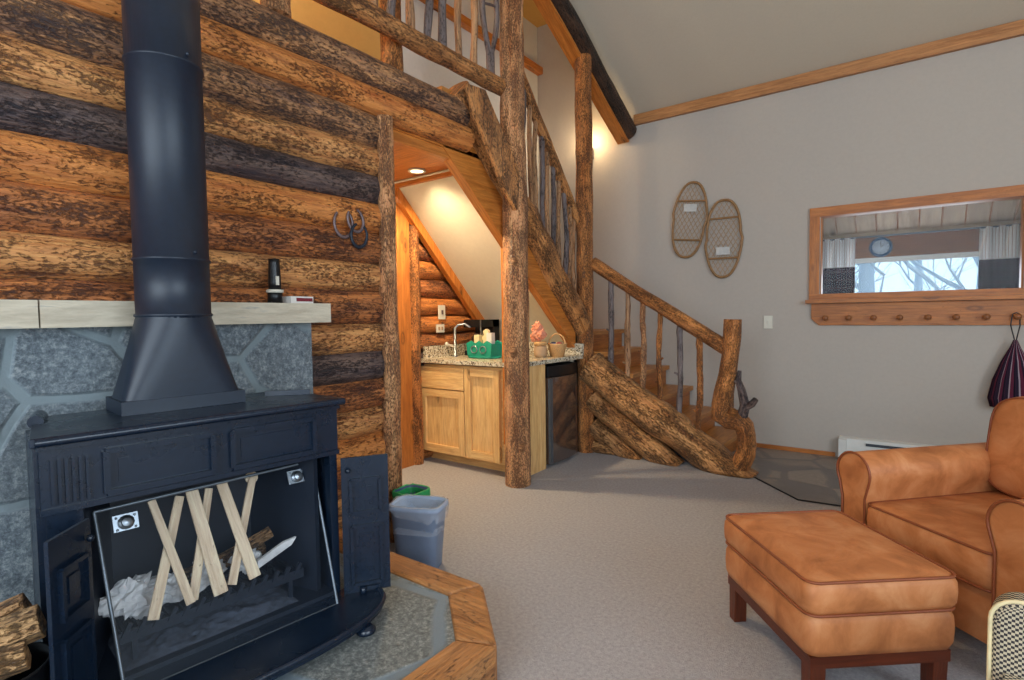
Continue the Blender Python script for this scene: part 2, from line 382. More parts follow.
def thing(name, label, cat, loc, rz=0, group=None):
    o = bpy.data.objects.new(name, None); COL.objects.link(o); o.location = loc; o.rotation_euler = (0, 0, rz); o.empty_display_size = .1
    return tag(o, label, cat, group)
def struct(o): o['kind'] = 'structure'; return o
def rz(a): return Matrix.Rotation(a, 3, 'Z')
def ry(a): return Matrix.Rotation(a, 3, 'Y')
def rx(a): return Matrix.Rotation(a, 3, 'X')
XA, YA, ZA = V((1, 0, 0)), V((0, 1, 0)), V((0, 0, 1))
def wall_hole(mb, a0, a1, z0, z1, h0, h1, g0, g1, put, th, mi=0):
    """rectangular wall with one opening, made of four slabs; put(a, z) -> centre, size"""
    for (p0, p1, q0, q1) in ((a0, h0, z0, z1), (h1, a1, z0, z1), (h0, h1, z0, g0), (h0, h1, g1, z1)):
        if p1-p0 > .001 and q1-q0 > .001: put(mb, p0, p1, q0, q1)

# ------------------------------------------------------------------ the room shell
FX = 5.555          # far wall face
LX = -2.505          # log centre line of the left wall
SL = .486           # roof slope
CE = 3.42           # eave height
RX, BY = 3.4, -3.5
struct(MB().box((-.8, 1.05, -.05), (8.6, 9.3, .1)).build('floor', 'carpet'))
tile = MB().prism([(-1.01, 4.57), (-.95, 4.53), (-.59, 4.13), (1.9, 4.36), (1.9, 5.55), (-1.3, 5.55), (-1.3, 4.6)][::1], (0, 0, .0005), XA, YA, ZA, .006).build('floor_slate_entry', 'slate'); struct(tile)
struct(MB().tube([(-.99, 4.55, .006), (-.59, 4.125, .006), (1.9, 4.35, .006)], .011, 6, flat=.4).build('trim_1', 'black'))
# far wall
mb = MB()
def putf(m, p0, p1, q0, q1): m.box(((p0+p1)/2, FX+.06, (q0+q1)/2), (p1-p0, .12, q1-q0))
wall_hole(mb, -3.7, RX, 0, 4.9, -.635, .70, 1.44, 2.15, putf, .12)
struct(mb.build('wall_far', 'paint'))
# log wall
mb = MB()
seams = [0, .16, .32, .48, .64, .79, .95, 1.11, 1.27, 1.45, 1.61, 1.78, 1.95, 2.11, 2.27, 2.45, 2.61, 2.775]
kinds = [1, 0, 3, 1, 0, 3, 2, 0, 3, 0, 3, 1, 2, 0, 4, 1, 4]
for i in range(len(seams)-1):
    z0, z1 = seams[i], seams[i+1]; h = (z1-z0)/2; y1 = 2.09 if i < 15 else (2.90 if i == 15 else 3.02)
    ya, yb = -3.4, y1; n = 40
    mb.log((LX, ya, (z0+z1)/2+(.012 if i % 2 else -.012)), (LX, yb, (z0+z1)/2), h*1.14*(.96 if i % 2 else 1.04), h*1.14, n=n, seg=20, bend=.004, jit=.07, mi=kinds[i], js=5)
mb.box((LX-.06, -.64, 1.4), (.06, 5.52, 2.7), mi=3)  # unseen backing slab added behind the logs to block light
struct(mb.build('wall_left', ['log_tan', 'log_orange', 'log_dark', 'log_mixed', 'log_grey']))
# wall of the alcove and stairwell (x = -3.6), logs below, plaster above
mb = MB()
for i in range(14):
    z0 = i*.165; mb.log((-3.60, 3.22, z0+.08), (-3.60, 4.9, z0+.08), .088, .085, n=14, seg=14, jit=.1, bend=.004, mi=[0, 3, 1, 3, 0, 2, 3, 1][i % 8])
mb.box((-3.66, 1.1, 2.4), (.06, 8.9, 4.9), mi=5)
struct(mb.build('wall_alcove_left', ['log_orange', 'log_orange', 'log_dark', 'log_mixed', 'log_grey', 'white_paint']))
struct(MB().box((-3.06, 2.15, 1.2), (1.05, .08, 2.42)).build('wall_alcove_near', 'soffit'))
mb = MB(); mb.box((-3.07, 4.47, .52), (1.00, .06, 1.04)); struct(mb.build('wall_alcove_back', 'soffit'))
# soffit under the upper flight, flat pine ceiling of the alcove
struct(MB().prism([(3.08, 2.42), (4.46, 1.03), (4.46, 1.10), (3.12, 2.46)], (-3.58, 0, 0), YA, ZA, XA, 1.01).build('ceiling_soffit', 'soffit'))
mb = MB()
for k in range(7): mb.box((-3.05, 2.19+.142*k, 2.445), (1.10, .140, .03))
struct(mb.build('ceiling_alcove', 'pine_orange', bevel=.004))
struct(MB().box((-3.05, 3.105, 2.40), (1.08, .03, .045)).build('trim_2', 'pine_orange'))
mb = MB(); mb.prism([(3.10, 2.39), (4.42, 1.04), (4.42, 1.27), (3.10, 2.58)], (-3.49, 0, -.09), YA, ZA, XA, .06)
struct(mb.build('trim_3', 'pine_orange', bevel=.004))
# loft floor
struct(MB().box((-3.12, -.4, 2.63), (1.0, 6.0, .22)).build('floor_loft', 'pine_orange'))
struct(MB().box((-3.6, 3.3, 4.22), (.09, 4.5, .075)).build('trim_4', 'pine_orange', bevel=.005))
# yellow end wall of the loft
struct(MB().box((-3.605, 1.6, 3.55), (.03, 3.1, 2.4)).build('wall_loft', 'yellow_paint'))
# dormer ceiling and the triangle of wall between it and the roof slope
struct(MB().box((-3.05, 1.05, 4.80), (1.26, 9.2, .1)).build('ceiling_dormer', 'yellow_paint'))
def zc(y): return CE+(FX-y)*SL
mb = MB(); mb.prism([(FX, CE+.02), (FX, 4.8), (2.75, 4.8)], (-2.47, 0, 0), YA, ZA, XA, .03)
mb.prism([(2.75, 4.8), (-.6, zc(-.6)), (BY, zc(-.6)-1.6), (BY, 4.8)], (-2.47, 0, 0), YA, ZA, XA, .03)
struct(mb.build('wall_dormer', 'white_paint'))
mb = MB(); mb.prism([(FX+.1, CE-.05), (-.6, zc(-.6)), (BY-.1, zc(-.6)-1.65), (BY-.1, zc(-.6)-1.55), (-.6, zc(-.6)+.1), (FX+.1, CE+.06)], (-2.46, 0, 0), YA, ZA, XA, RX+2.6)
struct(mb.build('ceiling', 'ceil'))
struct(MB().box((.5, FX-.02, 3.375), (5.78, .045, .105)).build('trim_5', 'trim', bevel=.004))
struct(MB().box((-.92, FX-.008, .022), (.84, .016, .044)).build('baseboard_far', 'frame'))
# wall on the right and behind the camera with large windows
mb = MB()
def putr(m, p0, p1, q0, q1): m.box((RX+.06, (p0+p1)/2, (q0+q1)/2), (.12, p1-p0, q1-q0))
wall_hole(mb, BY, FX, 0, 6.4, -1.5, 1.9, .9, 3.1, putr, .12); struct(mb.build('wall_right', 'paint'))
mb = MB()
def putb(m, p0, p1, q0, q1): m.box(((p0+p1)/2, BY-.06, (q0+q1)/2), (p1-p0, .12, q1-q0))
wall_hole(mb, -3.7, RX, 0, 6.4, -1.9, 2.3, .9, 3.7, putb, .12); struct(mb.build('wall_rear', 'paint'))

# ------------------------------------------------------------------ rafter beam, posts
mb = MB(); a, b = V((-2.46, 5.53, zc(5.53)-.17)), V((-2.46, 2.4, zc(2.4)-.17))
mb.log(a, b, .095, .10, n=24, seg=14, bend=.01, jit=.1)
rb = tag(mb.build('rafter_beam', 'bark_dark'), 'dark log rafter sloping down the ceiling edge to the far wall', 'beam')
mb = MB(); d = (b-a).normalized(); mb.box((a+b)/2+V((-.045, 0, -.055)), ((b-a).length, .13, .13), rot=Matrix((d, d.cross(ZA).normalized()*-1, d.cross(d.cross(ZA)).normalized()*1)).transposed())
mb.build('underside_board', 'pine_orange', rb)['label'] = 'orange sawn underside'
def post(label, x, y, z0, z1, ra, rb, mat, bend=.012, jit=.10, extra=None):
    mb = MB().log((x, y, z0), (x, y, z1), ra, rb, n=34, seg=18, bend=bend, jit=jit)
    if extra: extra(mb)
    return tag(mb.build('log_post', mat), label, 'post')
post('thick mottled log post rising from the carpet in front of the kitchenette', -2.41, 3.345, 0, 4.24, .100, .088, 'post', extra=lambda m: [m.superell((-2.41+.08*math.cos(a), 3.345+.08*math.sin(a), z), (.035, .035, .05), 1, 1, 10, 8) for a, z in ((-1.2, 1.03), (-.6, .3), (-1, 1.7))])
post('tall log post beside the fridge where the stair turns, standing under the rafter', -2.46, 4.53, 0, 3.69, .080, .078, 'post_warm')
post('slim pale half log post at the end of the log wall beside the alcove opening', -2.415, 2.10, 0, 2.44, .056, .046, 'post', .006)
post('short dark loft post standing behind the loft rail', -2.60, 2.33, 2.745, 4.73, .068, .066, 'post_warm')
tag(MB().log((-3.50, 3.33, 0), (-3.50, 3.33, 2.10), .055, .05, n=20).build('log_post', 'post_warm'), 'thin round log against the inner wall of the kitchenette', 'post')
tag(MB().box((-3.50, 3.20, 1.13), (.03, .14, 2.26)).build('casing_board', 'frame', bevel=.004), 'flat pine board standing upright beside the inner log of the kitchenette', 'board')
tag(MB().box((-2.57, 3.42, 1.28), (.03, .05, 2.0)).build('corner_board', 'pine_orange', bevel=.004), 'narrow orange board running up behind the thick log post', 'board')

# ------------------------------------------------------------------ loft railing
lr = thing('loft_railing', 'rustic log railing with peeled branch balusters along the loft edge', 'railing', (-2.47, 2.3, 2.9))
MB().log((-2.46, -1.0, 2.97), (-2.46, 3.32, 3.00), .066, .058, n=34, bend=.012).build('bottom_rail', 'stringer', lr)
MB().log((-2.46, -1.0, 3.92), (-2.46, 3.32, 3.92), .055, .052, n=26, bend=.012).build('top_rail', 'stringer', lr)
for y, g in ((2.08, 0), (2.20, 1), (2.36, 0), (2.50, 1), (2.64, 1), (2.80, 0), (2.95, 0)):
    MB().log((-2.46, y, 3.04), (-2.46, y+.02, 3.88), .026, .024, n=14, seg=8, bend=.02, jit=.2).build('baluster', 'pole_grey' if g else 'pole', lr)
for y, r in ((1.50, .07),):
    MB().log((-2.49, y, 2.76), (-2.49, y, 2.95), r, r, n=4, seg=10).build('support_block', 'post', lr)
mb = MB()
def arc(y0, sg):
    return [(-2.46, y0+sg*.085*math.sin(PI*min(1, f*1.0)), 3.16+.72*f) for f in [i/14 for i in range(15)]]
mb.tube(arc(3.14, -1), [.022]*15, 8, jit=.2); mb.tube(arc(3.14, 1), [.020]*15, 8, jit=.2)
mb.log((-2.46, 3.14, 3.02), (-2.46, 3.14, 3.22), .032, .03, n=5, seg=8); mb.log((-2.46, 3.07, 3.52), (-2.46, 3.21, 3.56), .010, .010, n=4, seg=6)
mb.build('forked_branch', 'pole_grey', lr)['label'] = 'grey branch forking into an open loop'

# ------------------------------------------------------------------ staircase
st = thing('staircase', 'rustic log staircase turning up from the far wall to the loft', 'staircase', (-1.9, 4.9, 0))
ST = [(-1.29, .17), (-1.54, .36), (-1.79, .56), (-2.04, .76), (-2.29, .95), (-2.54, 1.14)]
pz = 0; px_ = -1.29
for i, (x, z) in enumerate(ST):
    xe = -2.56 if i < 5 else -3.55
    x2 = ST[i+1][0]-.02 if i < 5 else -3.55
    MB().box(((x+x2)/2+.015, 5.07, z-.02), (x-x2+.03, .94, .04)).build('tread', 'tread', st, bevel=.008)
    MB().box((x-.015, 5.07, (pz+z-.04)/2), (.02, .92, z-.04-pz-.002)).build('riser', 'frame', st)
    pz = z
z = 1.14; y = 4.55
for i in range(9):
    z2 = z+.19*(i+1); y1 = 4.58-.205*i
    MB().box((-3.03, y1-.11, z2-.02), (.98, .24, .04)).build('tread', 'tread', st, bevel=.008)
    MB().box((-3.03, y1-.01, z2-.115), (.96, .02, .15)).build('riser', 'frame', st)
# lower stringer: a big weathered trunk with two smaller ones filling in beneath
MB().log((-2.42, 4.56, .80), (-1.02, 4.58, -.10), .165, .145, n=30, seg=24, bend=.01, jit=.14, zmin=.003, js=4, upv=(0, 1, 0)).build('stringer_log', 'root', st)
MB().log((-2.40, 4.57, .50), (-1.60, 4.57, -.06), .115, .11, n=20, seg=18, bend=.01, jit=.14, zmin=.003).build('stringer_log', 'root', st)
MB().log((-2.40, 4.58, .25), (-1.95, 4.58, -.06), .105, .10, n=14, seg=16, bend=.01, jit=.14, zmin=.003).build('stringer_log', 'root', st)
MB().log((-2.45, 4.59, .05), (-2.16, 4.59, .03), .085, .08, n=8, seg=14, zmin=.003).build('stringer_log', 'root', st)
# upper stringer
MB().log((-2.52, 4.52, 1.20), (-2.51, 2.80, 2.84), .125, .125, n=30, seg=20, bend=.012, jit=.16, js=5).build('stringer_log', 'stringer', st)
mb = MB(); mb.prism([(4.42, .98), (4.42, 1.20), (3.0, 2.50), (2.60, 2.50), (2.66, 2.44)], (-2.58, 0, 0), YA, ZA, XA, .08); mb.box((-2.55, 2.62, 2.45), (.08, 1.0, .17)); mb.build('trim_board', 'pine_orange', st, bevel=.004)['label'] = 'smooth orange pine board under the upper stringer'
# pale slab nailed over the beam end
mb = MB(); mb.prism([(2.74, 2.82), (2.80, 2.66), (2.94, 2.47), (3.12, 2.22), (3.26, 2.08), (3.36, 2.10), (3.34, 2.34), (3.16, 2.55), (2.92, 2.84)], (-2.375, 0, 0), YA, ZA, XA, .045)
mb.build('slab_board', 'stringer', st, bevel=.008)['label'] = 'pale diagonal slab over the beam end'
# handrails
MB().log((-2.40, 4.58, 1.79), (-1.13, 4.58, .98), .058, .062, n=20, bend=.008).build('handrail', 'post_warm', st)
MB().log((-2.51, 4.53, 2.12), (-2.51, 3.50, 3.31), .048, .044, n=20, bend=.01).build('handrail', 'stringer', st)
for k, x in enumerate((-2.22, -2.06, -1.91, -1.75, -1.58, -1.42)):
    zb = .82-.62*(x+2.42)+.10; zt = 1.79-.64*(x+2.40)-.01
    mb = MB().log((x, 4.58, zb-.06), (x+.01, 4.58, zt), .026, .024, n=16, seg=9, bend=.02, jit=.35, js=14)
    for q in range(2):
        zz = zb+.15+.2*q+.05*random.random(); mb.tube([(x, 4.58, zz), (x+.035*(-1)**(q+k), 4.565, zz+.02)], [.012, .008], 7)
    mb.build('baluster', ['pole_grey', 'pole', 'post', 'post_warm', 'pole_grey', 'post_warm'][k], st)
for k in range(10):
    y = 3.62+k*.088; zb = 1.18+(4.50-y)*.88+.13; zt = 2.12+(4.50-y)*1.151
    MB().log((-2.51, y, zb-.03), (-2.51, y+.01, zt), .023, .021, n=12, seg=8, bend=.02, jit=.2, js=10).build('baluster', 'pole_grey' if k in (0, 3, 5, 7) else 'pole', st)
# newel: a vertical trunk on a bent root, with a dark broken branch
mb = MB(); P = [(-1.11, 1.25, .074), (-1.115, 1.10, .072), (-1.13, .95, .072), (-1.15, .80, .074), (-1.175, .66, .080), (-1.185, .55, .090), (-1.165, .47, .096), (-1.10, .44, .092), (-1.03, .43, .086), (-.975, .39, .078), (-.945, .32, .074), (-.94, .24, .074), (-.95, .17, .076), (-.985, .08, .080), (-1.0, .0, .086)]
P = [(x-.025-.055*max(0, min(1, (.55-z)/.2)), z, r*.95) for x, z, r in P]
mb.tube([(x, 4.56, z) for x, z, r in P], [r for x, z, r in P], 18, jit=.12, upv=(0, 1, 0), zmin=.002)
mb.superell((-1.11, 4.49, .50), (.035, .03, .045), 1, 1, 12, 8)
nw = mb.build('newel_post', 'post_warm', st)
mb = MB(); mb.tube([(-1.07, 4.55, .42), (-1.03, 4.55, .56), (-1.06, 4.54, .68), (-1.085, 4.54, .76), (-1.075, 4.54, .84)], [.045, .042, .034, .026, .014], 10, jit=.3, js=14)
mb.tube([(-1.03, 4.55, .55), (-.98, 4.54, .58), (-.95, 4.53, .62)], [.034, .03, .026], 9, jit=.3, js=14)
mb.tube([(-1.07, 4.54, .71), (-1.11, 4.53, .76)], [.014, .010], 8)
mb.build('broken_branch', 'log_dark', nw)['label'] = 'dark broken side branch'

# ------------------------------------------------------------------ stone chimney face, mantel, hearth
mb = MB(); n0 = 0; ny, nz = 120, 60; y0, y1, z0, z1 = -1.2, 1.565, 0, 1.285
for j in range(nz+1):
    for i in range(ny+1):
        y = y0+(y1-y0)*i/ny; z = z0+(z1-z0)*j/nz; d = noise.noise(V((y*5, z*5, 1)))*.014+noise.noise(V((y*22, z*22, 4)))*.006
        if i in (0, ny): d = 0
        mb.v.append(V((-2.375+d, y, z)))
for j in range(nz):
    for i in range(ny): k = j*(ny+1)+i; mb.face((k, k+1, k+ny+2, k+ny+1), [(0, 0)]*4, 0, True)
mb.box((-2.43, (y0+y1)/2, .64), (.11, y1-y0, 1.28))
struct(mb.build('wall_stone_surround', 'stone'))
mt = thing('mantel_shelf', 'pale cut stone mantel shelf across the log wall', 'shelf', (-2.36, .5, 1.28))
for a, b in ((-1.3, -.45), (-.445, .51), (.515, 1.62)):
    MB().box((-2.375, (a+b)/2, 1.328), (.17, b-a, .092)).build('stone_block', 'mantel', mt, bevel=.007)
ZH = .17
h = thing('hearth', 'raised flagstone hearth edged with rustic timber under the black stove', 'hearth', (-1.8, .6, 0))
IN = [(-2.33, 1.58), (-1.50, 1.58), (-1.27, 1.37), (-1.27, -.9), (-2.33, -.9)]
MB().prism(IN, (0, 0, 0), XA, YA, ZA, ZH-.012).build('stone_top', 'hearthstone', h)
for poly in ([(-2.33, 1.582), (-1.50, 1.582), (-1.435, 1.725), (-2.33, 1.725)],
             [(-1.498, 1.578), (-1.268, 1.368), (-1.125, 1.425), (-1.432, 1.722)],
             [(-1.268, 1.366), (-1.122, 1.422), (-1.115, -.9), (-1.268, -.9)]):
    MB().prism(poly, (0, 0, 0), XA, YA, ZA, ZH).build('timber_border', 'hearthwood', h, bevel=.016, bseg=3)

# ------------------------------------------------------------------ franklin stove
A83 = math.radians(83.45)
sv = thing('franklin_stove', 'black cast iron fireplace stove with open doors standing on the hearth', 'stove', (-1.863, .393, ZH), A83)
def sb(mb, name, mat, bev=0, par=None): return mb.build(name, mat, par or sv, bevel=bev, local=True)
mb = MB(); mb.prism([(-.012, -.004), (.908, -.004), (.86, .44), (.04, .44)], (0, 0, .797), XA, YA, ZA, .025)
mb.tube([(.0, .0, .809), (.905, .0, .809)], .013, 8)
sb(mb, 'top_plate', 'iron', .003)
sb(MB().tube([(.03, .27, .828), (.055, .40, .828)], .02, 12), 'top_rim', 'iron')
sb(MB().box((.80, .25, .833), (.17, .014, .02), rot=rz(-.6)), 'top_rim', 'iron')
# body
mb = MB()
mb.box((.45, .05, .70), (.88, .04, .19)); mb.box((.45, .042, .611), (.885, .04, .016)); mb.box((.45, .04, .79), (.89, .05, .016))
sb(mb, 'header', 'iron', .004)
hd = bpy.data.objects['header']
for x0, x1 in ((.155, .44), (.50, .79)):
    mb = MB(); z0, z1 = .632, .755
    mb.box(((x0+x1)/2, .026, z1), (x1-x0, .020, .016)); mb.box(((x0+x1)/2, .024, z0), (x1-x0, .024, .018))
    mb.box((x0, .024, (z0+z1)/2), (.016, .022, z1-z0)); mb.box((x1, .024, (z0+z1)/2), (.016, .022, z1-z0))
    mb.box(((x0+x1)/2, .034, (z0+z1)/2), (x1-x0-.06, .014, z1-z0-.055))
    sb(mb, 'raised_panel', 'iron', .004, hd)
mb = MB()
for k in range(6): mb.box((.035+.0155*k, .027, .69), (.0075, .010, .125))
sb(mb, 'fluting', 'iron', .003, hd)
mb = MB()
mb.box((.06, .06, .325), (.08, .04, .55)); mb.box((.025, .24, .42), (.03, .36, .73), rot=rz(-.05))
sb(mb, 'side_panel', 'iron', .004)
mb = MB(); mb.box((.875, .06, .325), (.03, .04, .55)); mb.box((.875, .24, .42), (.03, .36, .73), rot=rz(.05)); sb(mb, 'side_panel', 'iron', .004)
mb = MB(); mb.box((.45, .41, .36), (.70, .02, .62)); mb.box((.16, .25, .36), (.02, .36, .62), rot=rz(-.35)); mb.box((.76, .25, .36), (.02, .36, .62), rot=rz(.35)); mb.box((.45, .23, .055), (.82, .40, .02)); mb.box((.45, .25, .70), (.8, .3, .02))
sb(mb, 'firebox', 'iron_dark')
pl = [(-.09+.0, .06)]
ap = [(.985, .05)]
for k in range(25):
    a = PI*k/24; cx = math.cos(a); sy = math.sin(a); ap.append((.455+.545*math.copysign(abs(cx)**.75, cx), -.03-.225*sy**.75))
ap += [(-.09, .05)]
mb = MB(); mb.prism(ap[::-1], (0, 0, .022), XA, YA, ZA, .028)
mb.tube([(x, y, .048) for x, y in ap[1:-1]], .011, 8)
sb(mb, 'apron', 'iron', .003)
for x, y in ((.85, -.205), (.08, -.175), (.1, .35), (.8, .35)):
    sb(MB().lathe((x, y, -.011), [(.018, 0), (.034, .008), (.036, .018), (.02, .034)], 16), 'foot', 'iron')
# fire screen leaning in the opening
def SP(x, z, off=0): return V((x, -.037+(z-.05)*.375+off, z))
mb = MB(); tl, tr_, br, bl = SP(.142, .549), SP(.845, .560), SP(.833, .046), SP(.165, .046)
for a, b in ((tl, tr_), (tr_, br), (br, bl), (bl, tl)): mb.tube([a, b], .0055, 8)
fs = sb(mb, 'fire_screen', 'steel')
sb(MB().quad([bl+V((.005, .002, .005)), br+V((-.005, .002, .005)), tr_+V((-.005, .002, -.005)), tl+V((.005, .002, -.005))]), 'mesh_panel', 'glass_dark', 0, fs)
for x, z in ((.216, .503), (.768, .519)):
    c = SP(x, z, -.006); R_ = rx(-PI/2-math.atan(.375)*-1) ; mb = MB().box(c, (.066, .006, .05), rot=rx(-.36))
    mb.lathe(c+V((0, -.004, 0)), [(.020, 0), (.022, .008), (.014, .012), (.014, .018), (.0, .02)], 18, axis=rx(PI/2-.36))
    for dx in (-.024, .024):
        for dz in (-.017, .017): mb.superell(c+V((dx, -.004+dz*.37, dz)), (.004, .004, .004), 1, 1, 8, 6)
    sb(mb, 'knob_plate', 'chrome', .001, fs)
# doors
def door(px, py, qx, qy):
    P, Q = V((px, py, 0)), V((qx, qy, 0)); d = (Q-P); w_ = d.length; d.normalize(); nrm = V((d.y, -d.x, 0)); ang = math.atan2(d.y, d.x)
    mb = MB().box(P+d*w_/2+V((0, 0, .318)), (w_, .010, .54), rot=rz(ang)); dr = sb(mb, 'door', 'iron', .003)
    for z0, z1 in ((.085, .315), (.37, .50)):
        for sd in (1, -1):
            mb = MB(); c = P+d*w_/2+nrm*.007*sd; cz = (z0+z1)/2; pw = w_*.62
            for q in (-1, 1):
                mb.box(c+V((0, 0, cz+q*(z1-z0)/2)), (pw, .022, .012), rot=rz(ang)); mb.box(c+d*q*pw/2+V((0, 0, cz)), (.012, .022, z1-z0), rot=rz(ang))
            mb.box(c+V((0, 0, cz)), (pw-.06, .006, z1-z0-.06), rot=rz(ang)); sb(mb, 'raised_panel', 'iron', .003, dr)
    for z in (.54,): 
        for sd in (1, -1): sb(MB().superell(P+d*w_*.14+nrm*.017*sd+V((0, 0, z)), (.010, .010, .010), 1, 1, 12, 8), 'hinge_bolt', 'iron', 0, dr)
    mb = MB().box(P+d*w_*.62+nrm*.010+V((0, 0, .065)), (w_*.3, .01, .012), rot=rz(ang)); mb.superell(P+d*w_*.4+nrm*.02+V((0, 0, .06)), (.012, .012, .016), 1, 1, 12, 8)
    mb.superell(P+d*w_*.4-nrm*.02+V((0, 0, .06)), (.012, .012, .016), 1, 1, 12, 8)
    sb(mb, 'latch', 'iron', .002, dr)
door(.886, .004, 1.046, -.076)
door(.100, -.030, -.004, -.158)
# hood and flue
fx, fy = .427, .322
mb = MB(); mb.box((fx, fy, .845), (.385, .225, .045))
rings = []
for k in range(9):
    f = k/8; z = .865+(1.145-.865)*f; ring = []
    for q in range(40):
        a = 2*PI*q/40; e = .28+(1-.28)*f; hx = .185*(1-f)+.117*f; hy = .105*(1-f)+.117*f; sg = lambda v: math.copysign(abs(v)**e, v)
        ring.append(V((fx+hx*sg(math.cos(a)), fy+hy*sg(math.sin(a)), z)))
    rings.append(ring)
n0 = len(mb.v)
for r_ in rings: mb.v += r_
for k in range(8):
    for q in range(40): q2 = (q+1) % 40; mb.face((n0+k*40+q, n0+k*40+q2, n0+(k+1)*40+q2, n0+(k+1)*40+q), [(0, 0)]*4, 0, True)
sb(mb, 'flue_hood', 'flue', .004)
mb = MB(); prof = [(.117, 1.14)]
for z in (1.150, 1.345, 2.025, 2.9, 3.7, 4.5):
    prof += [(.117, z-.006), (.122, z-.004), (.122, z+.004), (.117, z+.006)]
prof += [(.117, 5.45)]
mb.lathe((fx, fy, 0), prof, 48)
for a in (-1.2,):
    for z in (1.37, 2.05): mb.superell((fx+.117*math.cos(a), fy+.117*math.sin(a), z), (.007, .007, .007), 1, 1, 10, 6)
sb(mb, 'flue_pipe', 'flue')
# grate
mb = MB()
for k in range(14): x = .20+.042*k; mb.box((x, .20, .155), (.010, .20, .012)); mb.box((x, .10, .172), (.012, .014, .045), rot=ry(.5))
mb.box((.47, .105, .150), (.60, .012, .034)); mb.box((.47, .30, .15), (.58, .012, .016))
for x in (.22, .72): mb.box((x, .11, .105), (.014, .014, .08)); mb.box((x, .29, .105), (.014, .014, .08))
gr = mb.build('fire_grate', 'iron_dark', None, origin=(0, 0, .065)); tag(gr, 'dark iron fire grate inside the stove', 'grate')
def place(o):   # put an object built in stove coordinates into the room
    mw = Matrix.Translation(V((-1.863, .393, ZH))) @ Matrix.Rotation(A83, 4, 'Z'); lo = o.location.copy(); o.location = mw @ lo; o.rotation_euler = (0, 0, A83); return o
place(gr)
ds = ['leftmost kindling stick leaning right, crossed over the second stick', 'second kindling stick from the left, leaning left with its foot furthest left', 'wide pale kindling stick in the middle of the stove opening', 'short kindling stick behind the wide middle one, leaning left', 'long kindling stick right of the middle, leaning right', 'rightmost kindling stick with a rounded knobbed top, leaning left']
SK = [((.297, .537), (.367, .205), .022, 0), ((.384, .526), (.262, .19), .026, .018), ((.417, .541), (.458, .202), .036, 0), ((.476, .53), (.377, .205), .024, .018), ((.514, .545), (.572, .215), .032, 0), ((.628, .534), (.499, .21), .024, .018)]
for k, ((xa, za), (xb, zb), wd, off) in enumerate(SK):
    wd *= 1.25; a, b = SP(xa, za, .035+off), SP(xb, zb, .035+off); d = (a-b).normalized(); side = V((0, -1, .3)).cross(d).normalized()
    mb = MB(); mb.prism([(0, -wd/2), ((a-b).length, -wd/2*.85), ((a-b).length, wd/2*.85), (0, wd/2)], b, d, side, d.cross(side), .011)
    if k == 5: mb.lathe(a+V((0, .006, 0)), [(.023, -.006), (.023, .006)], 16, axis=rx(PI/2-.36))
    o = mb.build('kindling_stick', 'kindling', None, bevel=.002); place(o); tag(o, ds[k], 'kindling stick', 'kindling sticks crossed in the stove opening')
random.seed(11)
def crumple(c, r, sz, seed):
    mb = MB().superell(c, (sz[0], sz[1], sz[2]), 1, 1, 26, 16)
    for i, p in enumerate(mb.v):
        d = p-V(c); mb.v[i] = V(c)+d*(.85+.55*noise.noise(d*26+V((seed, 0, 0)))+.5*abs(noise.noise(d*48+V((seed, 3, 0))))+.25*noise.noise(d*110))
    for k in range(len(mb.sm)): mb.sm[k] = False
    return mb
for c, sz, lb in (((.235, .20, .225), (.075, .05, .06), 'large crumpled white paper at the left end of the grate'), ((.335, .22, .215), (.06, .05, .045), 'crumpled paper behind the crossed left sticks'), ((.47, .22, .215), (.05, .045, .045), 'crumpled paper behind the wide middle stick'), ((.60, .22, .22), (.05, .04, .045), 'crumpled paper beside the right hand sticks')):
    o = crumple(c, 1, sz, c[0]*50).build('crumpled_paper', 'paper'); place(o); tag(o, lb, 'paper', 'crumpled papers on the grate')
for a, b, r, lb in (((.24, .27, .20), (.70, .29, .215), .028, 'split log lying across the back of the grate'), ((.50, .25, .235), (.70, .22, .30), .022, 'pale split piece tilted up at the right of the grate')):
    o = MB().log(a, b, r, r*.9, n=8, seg=6, jit=.3).build('split_log', 'firewood'); place(o); tag(o, lb, 'firewood')
o = MB().prism([(0, 0), (.13, .05), (.15, .075), (.10, .07), (.0, .03)], (.62, .15, .20), XA, ZA, YA, .012).build('paper_strip', 'paper'); place(o); tag(o, 'flat white paper scrap at the right end of the grate', 'paper')
mb = MB(); na, nb = 70, 34
for j_ in range(nb+1):
    for i_ in range(na+1):
        fx_, fy_ = i_/na, j_/nb; p = V((.18+.55*fx_, .06+.29*fy_, 0)); e_ = min(1, 6*min(fx_, 1-fx_, fy_, 1-fy_))
        mb.v.append(V((p.x, p.y, .066+e_*(.014+.018*noise.noise(p*14)+.010*noise.noise(p*45)))))
for j_ in range(nb):
    for i_ in range(na): k = j_*(na+1)+i_; mb.face((k, k+1, k+na+2, k+na+1), [(0, 0)]*4, 0, True)
o = mb.build('ashes', 'ash'); place(o); tag(o, 'grey ash bed under the grate', 'ash', kind='stuff')

